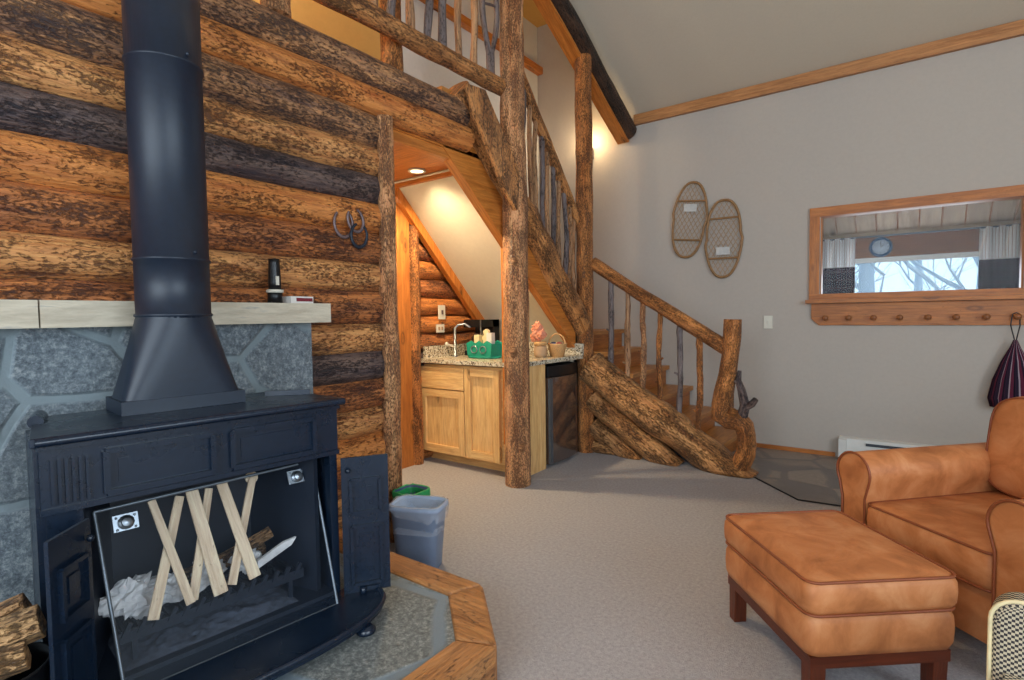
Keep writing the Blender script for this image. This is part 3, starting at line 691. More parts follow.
# ------------------------------------------------------------------ firewood bucket
bk = thing('firewood_bucket', 'round black metal bucket of split wood on the hearth left of the stove', 'bucket', (-1.80, .275, ZH))
MB().lathe((-1.80, .275, ZH), [(.085, 0), (.112, .27), (.118, .28), (.112, .28), (.106, .26), (.08, .02), (0, .02)], 28).build('bucket_body', 'black', bk)
for k, (a_, b_, r_) in enumerate((((-1.92, .15, .49), (-1.845, .36, .56), .036), ((-1.85, .14, .49), (-1.77, .37, .54), .042), ((-1.78, .15, .46), (-1.72, .33, .49), .034), ((-1.87, .22, .42), (-1.82, .34, .45), .03))):
    a_, b_ = V(a_), V(b_); d = (b_-a_).normalized(); sd = d.cross(ZA).normalized(); q = r_
    o = MB().prism([(-q, -.6*q), (.2*q, -q), (q, -.2*q), (.6*q, .8*q), (-.5*q, q)], a_, sd, sd.cross(d), d, (b_-a_).length).build('split_firewood', 'firewood', bevel=.004)
    tag(o, ['split log at the back of the black bucket against the stone', 'pale split log lying on top of the black bucket', 'split log at the front of the black bucket', 'short split log low in the black bucket'][k], 'firewood', 'split firewood in the bucket')

# ------------------------------------------------------------------ things on the mantel and wall
ft = thing('flashlight', 'black upright lantern torch with a pale ring on the mantel', 'flashlight', (-2.33, 1.355, 1.374))
MB().lathe((-2.33, 1.355, 1.374), [(.032, 0), (.032, .045), (.030, .047)], 24).build('base', 'black', ft)
MB().lathe((-2.33, 1.355, 1.421), [(.037, 0), (.037, .014), (.028, .015)], 24).build('ring', 'white_plastic', ft)
MB().lathe((-2.33, 1.355, 1.436), [(.027, 0), (.028, .03), (.024, .12), (.024, .138), (.0, .142)], 24).build('grip', 'black', ft)
MB().box((-2.302, 1.352, 1.475), (.006, .014, .04)).build('label_patch', 'white_plastic', ft)
mx_ = thing('matchbox', 'red and white matchbox lying on the mantel beside the torch', 'matchbox', (-2.33, 1.47, 1.374), .1)
mb = MB(); mb.box((0, 0, .016), (.06, .125, .032)); mb.build('sleeve', 'card_white', mx_, local=True, bevel=.001)
MB().box((.0312, .012, .017), (.002, .09, .016)).build('strike_strip', 'card_red', mx_, local=True)
def shoe(cy, cz, rot, sc, mat, gap=.9, x=-2.405):
    pts = []
    for k in range(21):
        a = gap/2+(2*PI-gap)*k/20; p = V((0, math.sin(a)*sc*.80, math.cos(a)*sc)); p = rx(rot) @ p; pts.append((x, cy+p.y, cz+p.z))
    return MB().tube(pts, [.0055+.002*math.sin(PI*k/20) for k in range(21)], 8, flat=1.3)
hs = thing('horseshoes', 'three linked old horseshoes hanging on the log wall near the alcove', 'horseshoes', (-2.41, 1.84, 1.72))
shoe(1.795, 1.80, 0, .072, 'rust', 1.5).build('horseshoe', 'rust', hs, origin=None)
shoe(1.865, 1.825, .3, .062, 'rust', 1.2, -2.395).build('horseshoe', 'rust', hs)
shoe(1.878, 1.745, -.15, .064, 'rust', 1.0, -2.385).build('horseshoe', 'iron_dark', hs)

# ------------------------------------------------------------------ kitchenette
cb = thing('base_cabinet', 'knotty pine base cabinet with drawer and two doors under the granite', 'cabinet', (-3.0, 3.9, 0))
mb = MB(); mb.box((-3.02, 3.64, .487), (1.07, .38, .79)); mb.box((-3.27, 4.13, .487), (.57, .56, .79)); mb.box((-3.02, 3.70, .045), (1.05, .30, .09)); mb.box((-3.27, 4.13, .045), (.55, .54, .09)); mb.build('body', 'pine', cb, bevel=.003)
def cdoor(x0, x1, z0, z1):
    d = MB().box(((x0+x1)/2, 3.442, (z0+z1)/2), (x1-x0-.05, .014, z1-z0-.05)); d.build('door', 'pine', cb)
    dr = COL.objects[-1]
    mb = MB(); y = 3.430; wd = .064
    mb.box(((x0+x1)/2, y, z0+wd/2), (x1-x0-2*wd, 0.036, wd)); mb.box(((x0+x1)/2, y, z1-wd/2), (x1-x0-2*wd, 0.036, wd))
    mb.box((x0+wd/2, y, (z0+z1)/2), (wd, .036, z1-z0)); mb.box((x1-wd/2, y, (z0+z1)/2), (wd, .036, z1-z0))
    mb.build('door_frame', 'pine', dr, bevel=.003)
cdoor(-3.535, -3.015, .11, .665); cdoor(-3.005, -2.64, .11, .865)
MB().box((-3.275, 3.430, .77), (.52, .036, .19)).build('drawer', 'pine', cb, bevel=.004)
MB().box((-2.468, 3.63, .45), (.022, .38, .90)).build('end_panel', 'pine', cb, bevel=.003)
ct = thing('countertop', 'speckled granite countertop with backsplash over the cabinet and fridge', 'countertop', (-3.0, 3.9, .90))
MB().box((-2.99, 3.91, .915), (1.13, 1.04, .035)).build('slab', 'granite', ct, bevel=.004)
mb = MB(); mb.box((-3.50, 3.93, .985), (.03, .98, .105)); mb.box((-2.95, 4.415, .985), (1.06, .03, .105)); mb.build('backsplash', 'granite', ct, bevel=.002)
fr = thing('mini_fridge', 'small black fridge with a dark reflective door under the counter end', 'fridge', (-2.70, 4.11, 0))
MB().box((-2.715, 4.09, .445), (.47, .50, .85)).build('body', 'black', fr, bevel=.006)
prof = [(-.25, 0), (.25, 0), (.25, .035)]+[(.25-.50*k/10, .035+.022*math.sin(PI*k/10)) for k in range(1, 10)]+[(-.25, .035)]
MB().prism([(y, x) for y, x in prof], (-2.478, 4.09, .03), YA, XA, ZA, .74).build('door', 'fridge_glass', fr, bevel=.004)
MB().prism([(y, x) for y, x in prof], (-2.478, 4.09, .775), YA, XA, ZA, .095).build('control_panel', 'black', fr, bevel=.004)
MB().box((-2.436, 3.868, .40), (.018, .045, .72)).build('door_edge_strip', 'steel', fr, bevel=.003)
# faucet
fc = thing('bar_faucet', 'chrome bar faucet standing on the granite beside the inner wall', 'faucet', (-3.38, 3.72, .932))
MB().lathe((-3.38, 3.72, .932), [(.028, 0), (.028, .01), (.013, .02), (.012, .27)], 16).tube([(-3.38, 3.72, 1.19), (-3.36, 3.74, 1.225), (-3.31, 3.78, 1.235), (-3.27, 3.81, 1.20)], .010, 10).build('spout', 'chrome', fc)
MB().tube([(-3.38, 3.72, 1.02), (-3.42, 3.66, 1.05)], .008, 8).superell((-3.425, 3.655, 1.05), (.018, .018, .022), 1, 1).build('lever', 'white_plastic', fc)
cm = thing('coffee_maker', 'black coffee maker behind the teal crate on the granite counter', 'coffee maker', (-3.22, 4.08, .932))
mb = MB(); mb.box((-3.30, 4.02, .955), (.22, .26, .045)); mb.box((-3.30, 4.10, 1.12), (.22, .10, .30)); mb.box((-3.30, 4.01, 1.235), (.22, .26, .07)); mb.build('body', 'black', cm, bevel=.012)
MB().lathe((-3.30, 3.97, .98), [(.06, 0), (.075, .05), (.07, .12), (.05, .15), (.05, .165), (0, .165)], 24).build('carafe', 'fridge_glass', cm)
MB().box((-3.20, 3.88, 1.12), (.012, .012, .30)).build('side_strip', 'chrome', cm)
tg = thing('teal_crate', 'teal scalloped gift crate on an oval plate, on the granite counter', 'crate', (-3.03, 3.74, .932))
mb = MB().lathe((0, 0, 0), [(.16, 0), (.175, .012), (.165, .02), (0, .02)], 32)
mb.v = [V((p.x*1.0-3.03, p.y*.62+3.72, p.z+.932)) for p in mb.v]; mb.build('plate', 'teal', tg)
mb = MB()
for sy in (-.075, .075):
    mb.prism([(-.13, 0), (.13, 0), (.145, .11), (.09, .135), (.045, .11), (0, .135), (-.045, .11), (-.09, .135), (-.145, .11)], (-3.03, 3.72+sy-.006, .953), XA, ZA, YA, .012)
mb.box((-3.16, 3.72, 1.005), (.012, .15, .11)); mb.box((-2.90, 3.72, 1.005), (.012, .15, .11)); mb.box((-3.03, 3.72, .96), (.25, .14, .01)); mb.build('crate_walls', 'teal', tg, bevel=.002)
mb = MB()
for dx in (-.05, .05):
    pts = [(-3.03+dx+.035*math.cos(a), 3.634, 1.01+.03*math.sin(a)) for a in [2*PI*k/16 for k in range(16)]]; mb.tube(pts, .005, 6, closed=True)
mb.build('painted_rings', 'chrome', tg)['label'] = 'pale rings painted on the front'
for k, (dx, dy, hh, m_, lb) in enumerate(((-.07, 0, .17, 'cream', 'short cream packet standing in the teal crate'), (.0, .02, .23, 'cream', 'tall cream figure shaped packet in the middle of the teal crate'), (.08, -.01, .19, 'card_white', 'white card box at the right end of the teal crate'))):
    if k == 1: mb = MB().prism([(-.04, 0), (.04, 0), (.035, .12), (.055, .15), (.03, .17), (.03, .21), (0, .225), (-.035, .205), (-.025, .17), (-.055, .14), (-.035, .12)], (-3.03+dx, 3.72+dy, .966), XA, ZA, YA, .03)
    else: mb = MB().box((-3.03+dx, 3.72+dy, .966+hh/2), (.055, .05, hh))
    tag(mb.build('packet', m_, bevel=.006), lb, 'packet', 'packets in the teal crate')
jr = thing('glass_jar', 'squat jar with a brown lid on the granite beside the log post', 'jar', (-2.62, 4.0, .932))
MB().lathe((-2.62, 4.0, .9325), [(.05, 0), (.058, .02), (.058, .09), (.045, .105)], 24).build('jar_body', 'rawhide', jr)
MB().lathe((-2.62, 4.0, 1.038), [(.055, 0), (.057, .025), (.05, .032), (0, .034)], 24).build('jar_lid', 'rattan', jr)
mb = crumple((-2.64, 4.0, 1.155), 1, (.062, .055, .083), 9); tag(mb.build('sweets_bag', 'pink'), 'pink bag of sweets sitting on top of the jar lid', 'bag')
wb = thing('wicker_basket', 'small wicker basket with a round handle at the right of the counter', 'basket', (-2.52, 4.10, .932))
MB().lathe((-2.52, 4.12, .9325), [(.06, 0), (.085, .11), (.09, .12), (.082, .12), (.056, .01), (0, .01)], 24).build('bowl', 'rattan', wb)
MB().tube([(-2.52+.085*math.cos(a), 4.12, 1.045+.09*math.sin(a)) for a in [PI*k/14 for k in range(15)]], .007, 8, jit=.2).build('handle', 'rattan', wb)
for k in range(3): tag(MB().superell((-2.55+.03*k, 4.11+.02*(k % 2), 1.03), (.035, .03, .035), .8, .8, 14, 10).build('snack_packet', ['bin_blue', 'cream', 'card_red'][k]), ['blue snack packet in the wicker basket', 'cream snack packet in the wicker basket', 'red snack packet in the wicker basket'][k], 'snack packet')
sw = thing('light_switch', 'white switch plate on the alcove logs above the outlet', 'switch', (-3.50, 3.68, 1.30)); MB().box((-3.505, 3.68, 1.345), (.012, .085, .13)).build('plate', 'white_plastic', sw, bevel=.003); MB().box((-3.496, 3.68, 1.345), (.012, .018, .04)).build('toggle', 'rust', sw)
sw = thing('wall_outlet', 'cream outlet plate on the alcove logs just above the granite', 'outlet', (-3.50, 3.66, 1.16)); MB().box((-3.505, 3.655, 1.195), (.012, .10, .075)).build('plate', 'white_plastic', sw, bevel=.003); mb = MB(); mb.box((-3.497, 3.635, 1.195), (.006, .02, .03)); mb.box((-3.497, 3.675, 1.195), (.006, .02, .03)); mb.build('sockets', 'rawhide', sw)
rl = thing('recessed_light', 'round recessed lamp in the pine ceiling of the kitchenette', 'light', (-3.05, 2.96, 2.41))
MB().lathe((-3.05, 2.96, 2.416), [(.05, .014), (.068, .012), (.070, 0), (.05, 0), (.05, .014)], 28).build('trim_ring', 'white_plastic', rl)
MB().lathe((-3.05, 2.96, 2.420), [(.0, 0), (.049, .0), (.049, .006), (0, .006)], 24).build('lens', 'glow', rl)
l = bpy.data.lights.new('recessed_lamp', 'SPOT'); l.energy = 130; l.color = (1, .78, .48); l.spot_size = 2.6; l.spot_blend = .6; l.shadow_soft_size = .05
o = bpy.data.objects.new('recessed_lamp', l); COL.objects.link(o); o.location = (-3.05, 2.96, 2.40)
# wall sconce on the stair wall behind the tall post and the loft lamp
sc = thing('wall_sconce', 'small lit sconce on the stairwell wall, mostly behind the tall log post', 'light', (-2.93, 5.53, 3.1))
MB().box((-2.93, 5.545, 3.12), (.08, .016, .12)).build('back_plate', 'rust', sc, bevel=.004)
MB().lathe((-2.93, 5.46, 3.08), [(.03, 0), (.055, .12), (.052, .12), (.027, .002)], 20).build('shade', 'glow', sc)
point('sconce_lamp', (-2.90, 5.38, 3.24), 9, (1, .72, .38))
ll = thing('loft_ceiling_lamp', 'warm ceiling lamp over the loft landing', 'light', (-3.1, 1.6, 4.7))
MB().lathe((-3.1, 1.6, 4.66), [(0, 0), (.10, .03), (.13, .085)], 24).build('bowl', 'glow', ll)
point('loft_lamp', (-3.05, 1.6, 4.45), 45, (1, .78, .5), .1)

# ------------------------------------------------------------------ far wall things
def snowshoe(label, cx, cz, tilt, flip):
    t = thing('snowshoe', label, 'snowshoe', (cx, FX-.03, cz), 0, None)
    R_ = ry(tilt); N = 40; out = []
    for k in range(N):
        a = 2*PI*k/N; z = .375*math.cos(a)*flip; wdt = .176 if math.cos(a) > 0 else .158
        x = wdt*math.copysign(abs(math.sin(a))**.85, math.sin(a))*(1-.10*math.cos(a)); out.append((x, z))
    MB().tube([R_ @ V((x, 0, z)) for x, z in out], .0125, 8, closed=True).build('frame', 'ash_wood', t, local=True)
    def wid(z):
        c = max(-1, min(1, z*flip/.375)); s_ = math.sqrt(max(0, 1-c*c)); return (.176 if c > 0 else .158)*s_**.85*(1-.10*c)
    for z in (.19*flip, -.20*flip): w_ = wid(z); MB().tube([R_ @ V((-w_, .0, z)), R_ @ V((w_, 0, z))], .009, 8).build('crossbar', 'ash_wood', t, local=True)
    mb = MB()
    for s_ in (-1, 1):
        for k in range(-10, 20):
            pts = []
            for q in range(19):
                z = -.36+.72*q/18; x = s_*((z*.62)+(k-5)*.046)
                if abs(x) < wid(z): pts.append(R_ @ V((x, 0, z)))
            if len(pts) > 1: mb.tube(pts, .0031, 4)
    mb.build('webbing', 'rawhide', t, local=True)
    MB().box(R_ @ V((0, -.006, .12*flip)), (.13, .006, .075), rot=R_).build('toe_strap', 'cuff', t, local=True)['label'] = 'white canvas toe strap'
snowshoe('left hand bentwood snowshoe hung higher on the far wall', -1.80, 2.25, .12, 1)
snowshoe('right hand bentwood snowshoe hung lower on the far wall', -1.465, 2.03, .02, -1)
sw = thing('light_switch', 'white switch plate alone on the plaster far wall beside the stair', 'switch', (-1.06, FX-.005, 1.15)); MB().box((-1.06, FX-.006, 1.21), (.075, .010, .12)).build('plate', 'white_plastic', sw, bevel=.003); MB().box((-1.06, FX-.014, 1.21), (.012, .014, .025)).build('toggle', 'white_plastic', sw)
bh = thing('baseboard_heater', 'long white baseboard heater behind the armchair', 'heater', (.6, FX-.04, 0))
MB().prism([(0, .02), (-.075, .02), (-.08, .05), (-.07, .13), (-.055, .19), (0, .2)], (-.47, FX, 0), YA, ZA, XA, 2.3).build('case', 'white_paint', bh, bevel=.004)
MB().box((.68, FX-.072, .155), (1.9, .016, .022), rot=rx(-.3)).build('air_slot', 'iron_dark', bh)
MB().box((-.44, FX-.05, .10), (.06, .085, .17)).build('end_cap', 'white_paint', bh, bevel=.004)
# interior window with wood frame
wf = MB(); y = FX-.012
for c, s_ in (((.04, y, 2.185), (1.52, .028, .082)), ((-.68, y, 1.802), (.08, .028, .684)), ((.74, y, 1.802), (.08, .028, .684)), ((.04, y, 1.435), (1.52, .0281, .05))): wf.box(c, s_)
for c, s_ in (((.035, FX+.05, 2.148), (1.34, .10, .012)), ((-.632, FX+.055, 1.796), (.012, .09, .688)), ((.695, FX+.055, 1.796), (.012, .09, .688)), ((.035, FX+.05, 1.445), (1.34, .10, .012))): wf.box(c, s_)
w1 = struct(wf.build('window_1', 'frame', bevel=.003))
MB().box((.035, FX+.06, 1.80), (1.32, .006, .70)).build('window_pane', 'glass', w1)
pr = thing('peg_rack', 'pine coat rack board with round pegs below the interior window', 'coat rack', (.06, FX-.02, 1.17))
MB().box((.06, FX-.045, 1.392), (1.60, .09, .030)).build('ledge', 'frame', pr, bevel=.006)
MB().prism([(-.64, 1.18), (.90, 1.18), (.90, 1.375), (-.70, 1.375), (-.70, 1.24)], (0, FX-.026, 0), XA, ZA, YA, .026).build('board', 'frame', pr, bevel=.003)
for x in (-.585, -.41, -.23, -.05, .135, .31, .49, .665):
    MB().lathe((x, FX-.027, 1.245), [(.012, 0), (.012, .035), (.022, .045), (.024, .058), (.016, .066), (0, .068)], 14, axis=rx(PI/2)).build('peg', 'peg', pr)
# striped bag hanging on the last peg
bgx, bgz = .655, 1.245
bb = thing('striped_bag', 'purple striped cloth bag hanging by its cord from the right hand peg', 'bag', (bgx, FX-.08, .55))
MB().tube([(bgx-.02, FX-.083, 1.262), (bgx-.028, FX-.082, 1.18), (bgx-.004, FX-.085, 1.065)], .004, 6).tube([(bgx+.02, FX-.083, 1.262), (bgx+.024, FX-.082, 1.18), (bgx+.004, FX-.085, 1.065)], .004, 6).tube([(bgx-.02, FX-.083, 1.262), (bgx, FX-.083, 1.276), (bgx+.02, FX-.083, 1.262)], .004, 6).build('cord', 'black', bb)
mb = MB().lathe((bgx, FX-.085, .55), [(.0, 0), (.13, .01), (.145, .08), (.120, .22), (.075, .36), (.032, .46), (.012, .52)], 48)
for i, p in enumerate(mb.v):
    a = math.atan2(p.y-FX+.085, p.x-bgx); k_ = 1+.06*math.sin(a*14); mb.v[i] = V((bgx+(p.x-bgx)*k_, FX-.085+(p.y-FX+.085)*k_*.42, p.z))
mb.build('cloth', 'stripes', bb)

# ------------------------------------------------------------------ porch seen through the window
PY = 7.05
struct(MB().box((.0, 6.4, -.02), (6.6, 1.4, .04)).build('floor_porch', 'plank_brown'))
mb = MB()
def putp(m, p0, p1, q0, q1): m.box(((p0+p1)/2, PY+.05, (q0+q1)/2), (p1-p0, .10, q1-q0))
wall_hole(mb, -3.2, 3.4, 0, 2.4, -.62, .72, .95, 1.83, putp, .1)
for x in (-3.2, 3.45): mb.box((x, 6.3, 1.6), (.08, 1.4, 3.2))
struct(mb.build('wall_porch', 'plank_brown'))
area('porch_daylight_fill', (0, 6.86, 1.4), (0, 5.7, 1.9), 1.2, .7, 12, (.8, .9, 1))  # added fill light inside the porch, stands in for daylight from its window
mb = MB()
for k in range(36):
    x = -3.1+.182*k; a, b = V((x, PY, 2.13)), V((x, FX+.12, 3.03)); d = (b-a).normalized()
    mb.box((a+b)/2+V((0, 0, .02)), (.168, (b-a).length, .03), rot=Matrix((XA, d, XA.cross(d))).transposed())
struct(mb.build('ceiling_porch', 'plank_grey', bevel=.004))
struct(MB().box((.05, PY-.012, 2.125), (6.4, .03, .045)).build('trim_6', 'plank_grey'))
mb = MB()
for c, s_ in (((.05, PY-.01, 1.85), (1.40, .03, .05)), ((-.63, PY-.01, 1.4), (.05, .03, .9)), ((.73, PY-.01, 1.4), (.05, .03, .9)), ((.05, PY-.03, .93), (1.45, .08, .04))): mb.box(c, s_)
w2 = struct(mb.build('window_2', 'white_paint')); MB().box((.05, PY+.05, 1.39), (1.32, .006, .88)).build('window_pane', 'glass', w2)
tag(MB().tube([(-.95, PY-.05, 2.10), (1.05, PY-.05, 2.10)], .009, 8).build('curtain_rod', 'steel'), 'thin curtain rod across the porch window', 'curtain rod')
def curtain(x0, x1, label):
    N = 60; mb = MB(); z0, z1 = 1.30, 2.105
    for j in range(2):
        for i in range(N+1):
            x = x0+(x1-x0)*i/N; mb.v.append(V((x, PY-.06+.018*math.sin(i/N*PI*9)*(1.1-.3*j), (z0, z1)[j])))
    for i in range(N): mb.face((i, i+1, N+2+i, N+1+i), [((i/N)*(x1-x0)*3, 0), ((i+1)/N*(x1-x0)*3, 0), ((i+1)/N*(x1-x0)*3, 1), (i/N*(x1-x0)*3, 1)], 0, True)
    o = mb.build('curtain', 'curtain'); s_ = o.modifiers.new('s', 'SOLIDIFY'); s_.thickness = .003
    tag(o, label, 'curtain', None)
curtain(-.90, -.47, 'white curtain with a dark plaid hem at the left of the porch window')
curtain(.56, .98, 'white curtain with a dark plaid hem at the right of the porch window')
ck = thing('wall_clock', 'round blue rimmed clock on the brown header above the porch window', 'clock', (-.24, PY-.02, 1.96))
A_ = rx(PI/2)
MB().lathe((-.24, PY-.001, 1.985), [(.105, 0), (.105, .02), (.095, .03), (.078, .026), (.078, .012)], 36, axis=A_).build('rim', 'clock_rim', ck)
MB().lathe((-.24, PY-.012, 1.985), [(.079, 0), (.079, .004), (0, .004)], 36, axis=A_).build('face', 'clock_face', ck)
mb = MB(); mb.box((-.225, PY-.019, 1.998), (.045, .003, .006), rot=ry(-.7)); mb.box((-.24, PY-.019, 2.01), (.005, .003, .055)); 
for k in range(12): a = PI*k/6; mb.box((-.24+.066*math.sin(a), PY-.018, 1.985+.066*math.cos(a)), (.005, .003, .010), rot=ry(a))
mb.build('hands_and_marks', 'black', ck)
# outdoors: snow and bare trees
struct(MB().box((-2, 27, -.35), (70, 39.5, .1)).build('ground_snow', 'snow'))
random.seed(5)
def tree(x, y, h_, r, label):
    mb = MB(); mb.log((x, y, -.32), (x+random.uniform(-.3, .3), y, h_), r, r*.35, n=10, seg=9, bend=.08)
    def br(p, d, ln, rr, dep):
        pts = [p]; q = p.copy(); dd = d.copy()
        for k in range(4): dd = (dd+V((random.uniform(-.25, .25), random.uniform(-.25, .25), random.uniform(-.05, .22)))).normalized(); q = q+dd*ln/4; pts.append(q.copy())
        mb.tube(pts, [rr*(1-.2*k) for k in range(5)], 5, cap=False)
        if dep:
            for k in range(4): br(pts[random.randint(1, 4)], (dd+V((random.uniform(-1, 1), random.uniform(-1, 1), random.uniform(-.3, .8)))).normalized(), ln*.6, rr*.5, dep-1)
    for k in range(11):
        z = h_*(.15+.075*k); a = random.uniform(0, 2*PI); br(V((x, y, z)), V((math.cos(a), math.sin(a)*.6, .5)).normalized(), h_*.28, r*.32, 2)
    tag(mb.build('bare_tree', 'ext_tree'), label, 'tree', 'bare trees outside the porch')
tree(-.55, 11.5, 5.5, .16, 'bare tree with the trunk just left of middle in the porch window')
tree(1.15, 12.5, 6, .19, 'bare tree with a thick trunk near the right curtain of the porch window')
tree(.25, 16, 6, .10, 'thin distant tree between the two nearer trunks outside')
tree(-1.6, 15, 6, .10, 'thin bare tree near the left curtain of the porch window')

# ------------------------------------------------------------------ waste bins
def binn(name, label, cx, cy, hx, hy, h_, ang, mat, inner):
    t = thing(name, label, 'bin', (cx, cy, 0), ang)
    mb = MB(); N = 36; n0 = 0
    prof = [(.80, 0), (1.0, h_), (1.07, h_), (1.07, h_-.02), (1.04, h_-.02), (1.04, h_+.004), (.97, h_+.004), (.78, .01)]
    for sc_, z in prof:
        for k in range(N):
            a = 2*PI*k/N; e = .45; mb.v.append(V((hx*sc_*math.copysign(abs(math.cos(a))**e, math.cos(a)), hy*sc_*math.copysign(abs(math.sin(a))**e, math.sin(a)), z)))
    for j in range(len(prof)-1):
        for k in range(N): k2 = (k+1) % N; mb.face((j*N+k, j*N+k2, (j+1)*N+k2, (j+1)*N+k), [(0, 0)]*4, 0, True)
    mb.face([(len(prof)-1)*N+k for k in range(N)], [(0, 0)]*N); mb.face([k for k in range(N)][::-1], [(0, 0)]*N)
    mb.build('bin_body', mat, t, local=True)
    mb = MB(); ring = []; lv = [(.93, h_-.14), (.94, h_-.02), (1.0, h_+.010), (1.085, h_+.006), (1.10, h_-.02), (1.065, h_-.055)]
    for j, (sc_, z) in enumerate(lv):
        for k in range(N):
            a = 2*PI*k/N; e = .45; w_ = noise.noise(V((math.cos(a)*3, math.sin(a)*3, j+cx)))
            f = sc_+.03*w_; dz = (.05*w_-.02*math.cos(a)) if j == 5 else .008*w_
            mb.v.append(V((hx*f*math.copysign(abs(math.cos(a))**e, math.cos(a)), hy*f*math.copysign(abs(math.sin(a))**e, math.sin(a)), z+dz)))
    for j in range(5):
        for k in range(N): k2 = (k+1) % N; mb.face((j*N+k, j*N+k2, (j+1)*N+k2, (j+1)*N+k), [(0, 0)]*4, 0, True)
    mb.build('bag_liner', inner, t, local=True)
binn('waste_bin', 'pale grey plastic bin with a clear liner beside the hearth', -2.05, 1.95, .135, .095, .33, .42, 'bin', 'liner')
binn('recycling_bin', 'blue bin with a green bag against the log wall behind the grey bin', -2.275, 2.11, .080, .085, .31, .1, 'bin_blue', 'green')

# ------------------------------------------------------------------ armchair, ottoman
def rrect(hx, hy, r, z, n=6):
    pts = []
    for cx, cy, a0 in ((hx-r, hy-r, 0), (-hx+r, hy-r, PI/2), (-hx+r, -hy+r, PI), (hx-r, -hy+r, 1.5*PI)):
        for k in range(n+1): a = a0+PI/2*k/n; pts.append(V((cx+r*math.cos(a), cy+r*math.sin(a), z)))
    return pts
def cushion(c, hx, hy, hz, r=.035, crown=.02, rim=.0, nx=16):
    """boxed cushion: rounded rectangle sides, crowned top"""
    mb = MB(); c = V(c); rings = []
    lv = [(-hz, -.012), (-hz+.004, -.002), (-hz*.6, .006), (0, .008), (hz*.6, .006), (hz-.004, -.002), (hz, -.010)]
    for z, d in lv: rings.append([p+c for p in rrect(hx+d, hy+d, r, z)])
    for q in (.85, .65, .4, .2): rings.append([V((p.x*q, p.y*q, hz+crown*(1-q**2)))+c for p in rrect(hx, hy, r, 0)])
    m = len(rings[0]); n0 = 0
    for r_ in rings: mb.v += r_
    for j in range(len(rings)-1):
        for k in range(m): k2 = (k+1) % m; mb.face((j*m+k, j*m+k2, (j+1)*m+k2, (j+1)*m+k), [(0, 0)]*4, 0, True)
    mb.face([(len(rings)-1)*m+k for k in range(m)], [(0, 0)]*m, 0, True); mb.face([k for k in range(m)][::-1], [(0, 0)]*m)
    return mb
def piping(c, hx, hy, z, r=.035): return MB().tube([p+V(c) for p in rrect(hx+.001, hy+.001, r, z)], .0055, 6, closed=True)
ot = thing('ottoman', 'tan suede ottoman on dark wooden legs in front of the armchair', 'ottoman', (-.235, 2.30, 0), math.radians(-50))
hx, hy = .300, .255
cushion((0, 0, .256), hx-.006, hy-.006, .070, crown=0).build('base_upholstery', 'leather', ot, local=True)
cu = cushion((0, 0, .382), hx, hy, .056, .04, .022).build('cushion', 'leather', ot, local=True)
mb = piping((0, 0, 0), hx-.001, hy-.001, .436, .04); mb.build('piping', 'piping', cu, local=True); piping((0, 0, 0), hx-.001, hy-.001, .328, .04).build('piping', 'piping', cu, local=True)
MB().box((0, 0, .165), (2*hx-.03, 2*hy-.03, .04)).build('wooden_rail', 'darkwood', ot, local=True, bevel=.003)
for sx in (-1, 1):
    for sy in (-1, 1): MB().prism([(-.026, 0), (.020, 0), (.028, .16), (-.028, .16)], (sx*(hx-.045), sy*(hy-.045)-.026, .0), XA, ZA, YA, .052).build('leg', 'darkwood', ot, local=True, bevel=.003)
ac = thing('armchair', 'wide tan suede armchair with rolled arms at the right', 'armchair', (-.14, 2.84, 0), math.radians(-43))
SW, SD = .545, .78
cu = cushion((SW/2, SD/2, .375), SW/2, SD/2, .072, .045, .02).build('seat_cushion', 'leather', ac, local=True)
piping((SW/2, SD/2, 0), SW/2, SD/2, .443, .045).build('piping', 'piping', cu, local=True); piping((SW/2, SD/2, 0), SW/2, SD/2, .308, .045).build('piping', 'piping', cu, local=True)
MB().box((SW/2, SD/2+.02, .20), (SW+.16, SD-.02, .20)).build('base_upholstery', 'leather', ac, local=True, bevel=.02)
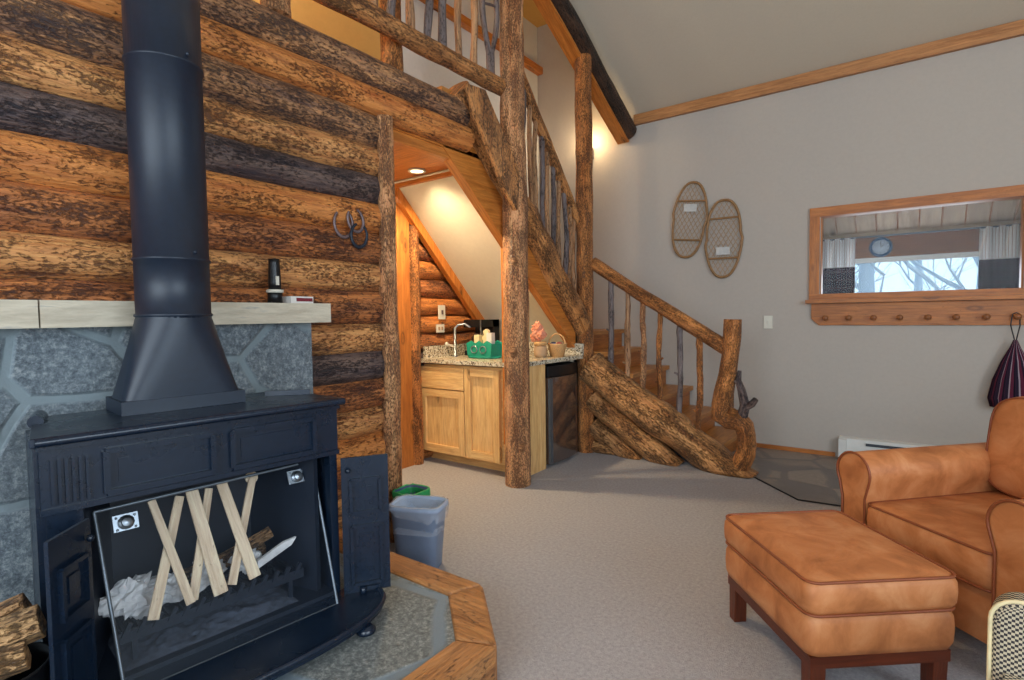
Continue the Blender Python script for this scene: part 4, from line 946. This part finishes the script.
def arm(x0, sgn):
    prof = []; cx = x0+sgn*.065; cz = .565; R_ = .092
    # outline: straight side up, roll over the top, back in under the roll on the outer side
    pts = [(x0+sgn*.0, .10), (x0+sgn*.0, .46)]
    for k in range(19):
        a = PI+.35-(PI+.9)*k/18; pts.append((cx+sgn*R_*math.cos(a), cz+R_*math.sin(a)))
    pts += [(x0+sgn*.125, .44), (x0+sgn*.125, .10)]
    poly = pts if sgn < 0 else pts[::-1]
    mb = MB().prism(poly, (0, .0, 0), XA, ZA, YA, .86, smooth=True)
    o = mb.build('arm', 'leather', ac, local=True, bevel=.008)
    MB().tube([V((x, -.002, z)) for x, z in pts], .0055, 6).build('piping', 'piping', o, local=True)
arm(0, -1); arm(SW, 1)
MB().box((SW/2, SD+.10, .44), (SW+.02, .16, .68)).build('back_frame', 'leather', ac, local=True, bevel=.04, )
bc = MB().superell((SW/2, SD-.03, .675), (SW/2+.02, .10, .235), .45, .42, 48, 24, rot=rx(-.14))
bo = bc.build('back_cushion', 'leather', ac, local=True)
MB().tube([rx(-.14) @ V(((SW/2+.012)*math.copysign(abs(math.cos(a))**.42, math.cos(a)), -.07, .22*math.copysign(abs(math.sin(a))**.42, math.sin(a))))+V((SW/2, SD-.03, .675)) for a in [2*PI*k/48 for k in range(48)]], .0055, 6, closed=True).build('piping', 'piping', bo, local=True)
for x in (-.08, SW+.08):
    for y in (.05, SD+.10): MB().prism([(-.026, 0), (.026, 0), (.03, .11), (-.03, .11)], (x, y-.026, 0), XA, ZA, YA, .055).build('leg', 'darkwood', ac, local=True, bevel=.003)
# woven check chair, nearest thing at the lower right edge
wc = thing('woven_chair', 'black and cream woven check chair cut off by the lower right corner', 'chair', (.60, 1.74, 0), math.radians(-8))
pts = [(-.40, 0.04), (.40, .04), (.40, .52)]+[(.40-.80*k/1, .52) for k in (0,)]
poly = [(-.42, .05), (.42, .05)]+[(.42-.06*(1-math.cos(a)), .53+.06*math.sin(a)) for a in [PI/2*k/6 for k in range(7)]]+[(-.42+.06*(1-math.cos(a)), .53+.06*math.sin(a)) for a in [PI/2*(6-k)/6 for k in range(7)]]
MB().prism(poly, (0, -.045, 0), XA, ZA, YA, .09).build('back_panel', 'houndstooth', wc, local=True, bevel=.02, bseg=3)
MB().tube([V((x, -.036, z)) for x, z in poly[1:]+[poly[0]]], .005, 8).build('edge_binding', 'cream', wc, local=True)
MB().box((.0, -.26, .36), (.78, .42, .10)).build('seat', 'houndstooth', wc, local=True, bevel=.03)
for x in (-.36, .36):
    for y in (-.42, .0): MB().log((x, y, 0), (x, y, .33), .02, .02, n=3, seg=10, jit=0).build('leg', 'darkwood', wc, local=True)
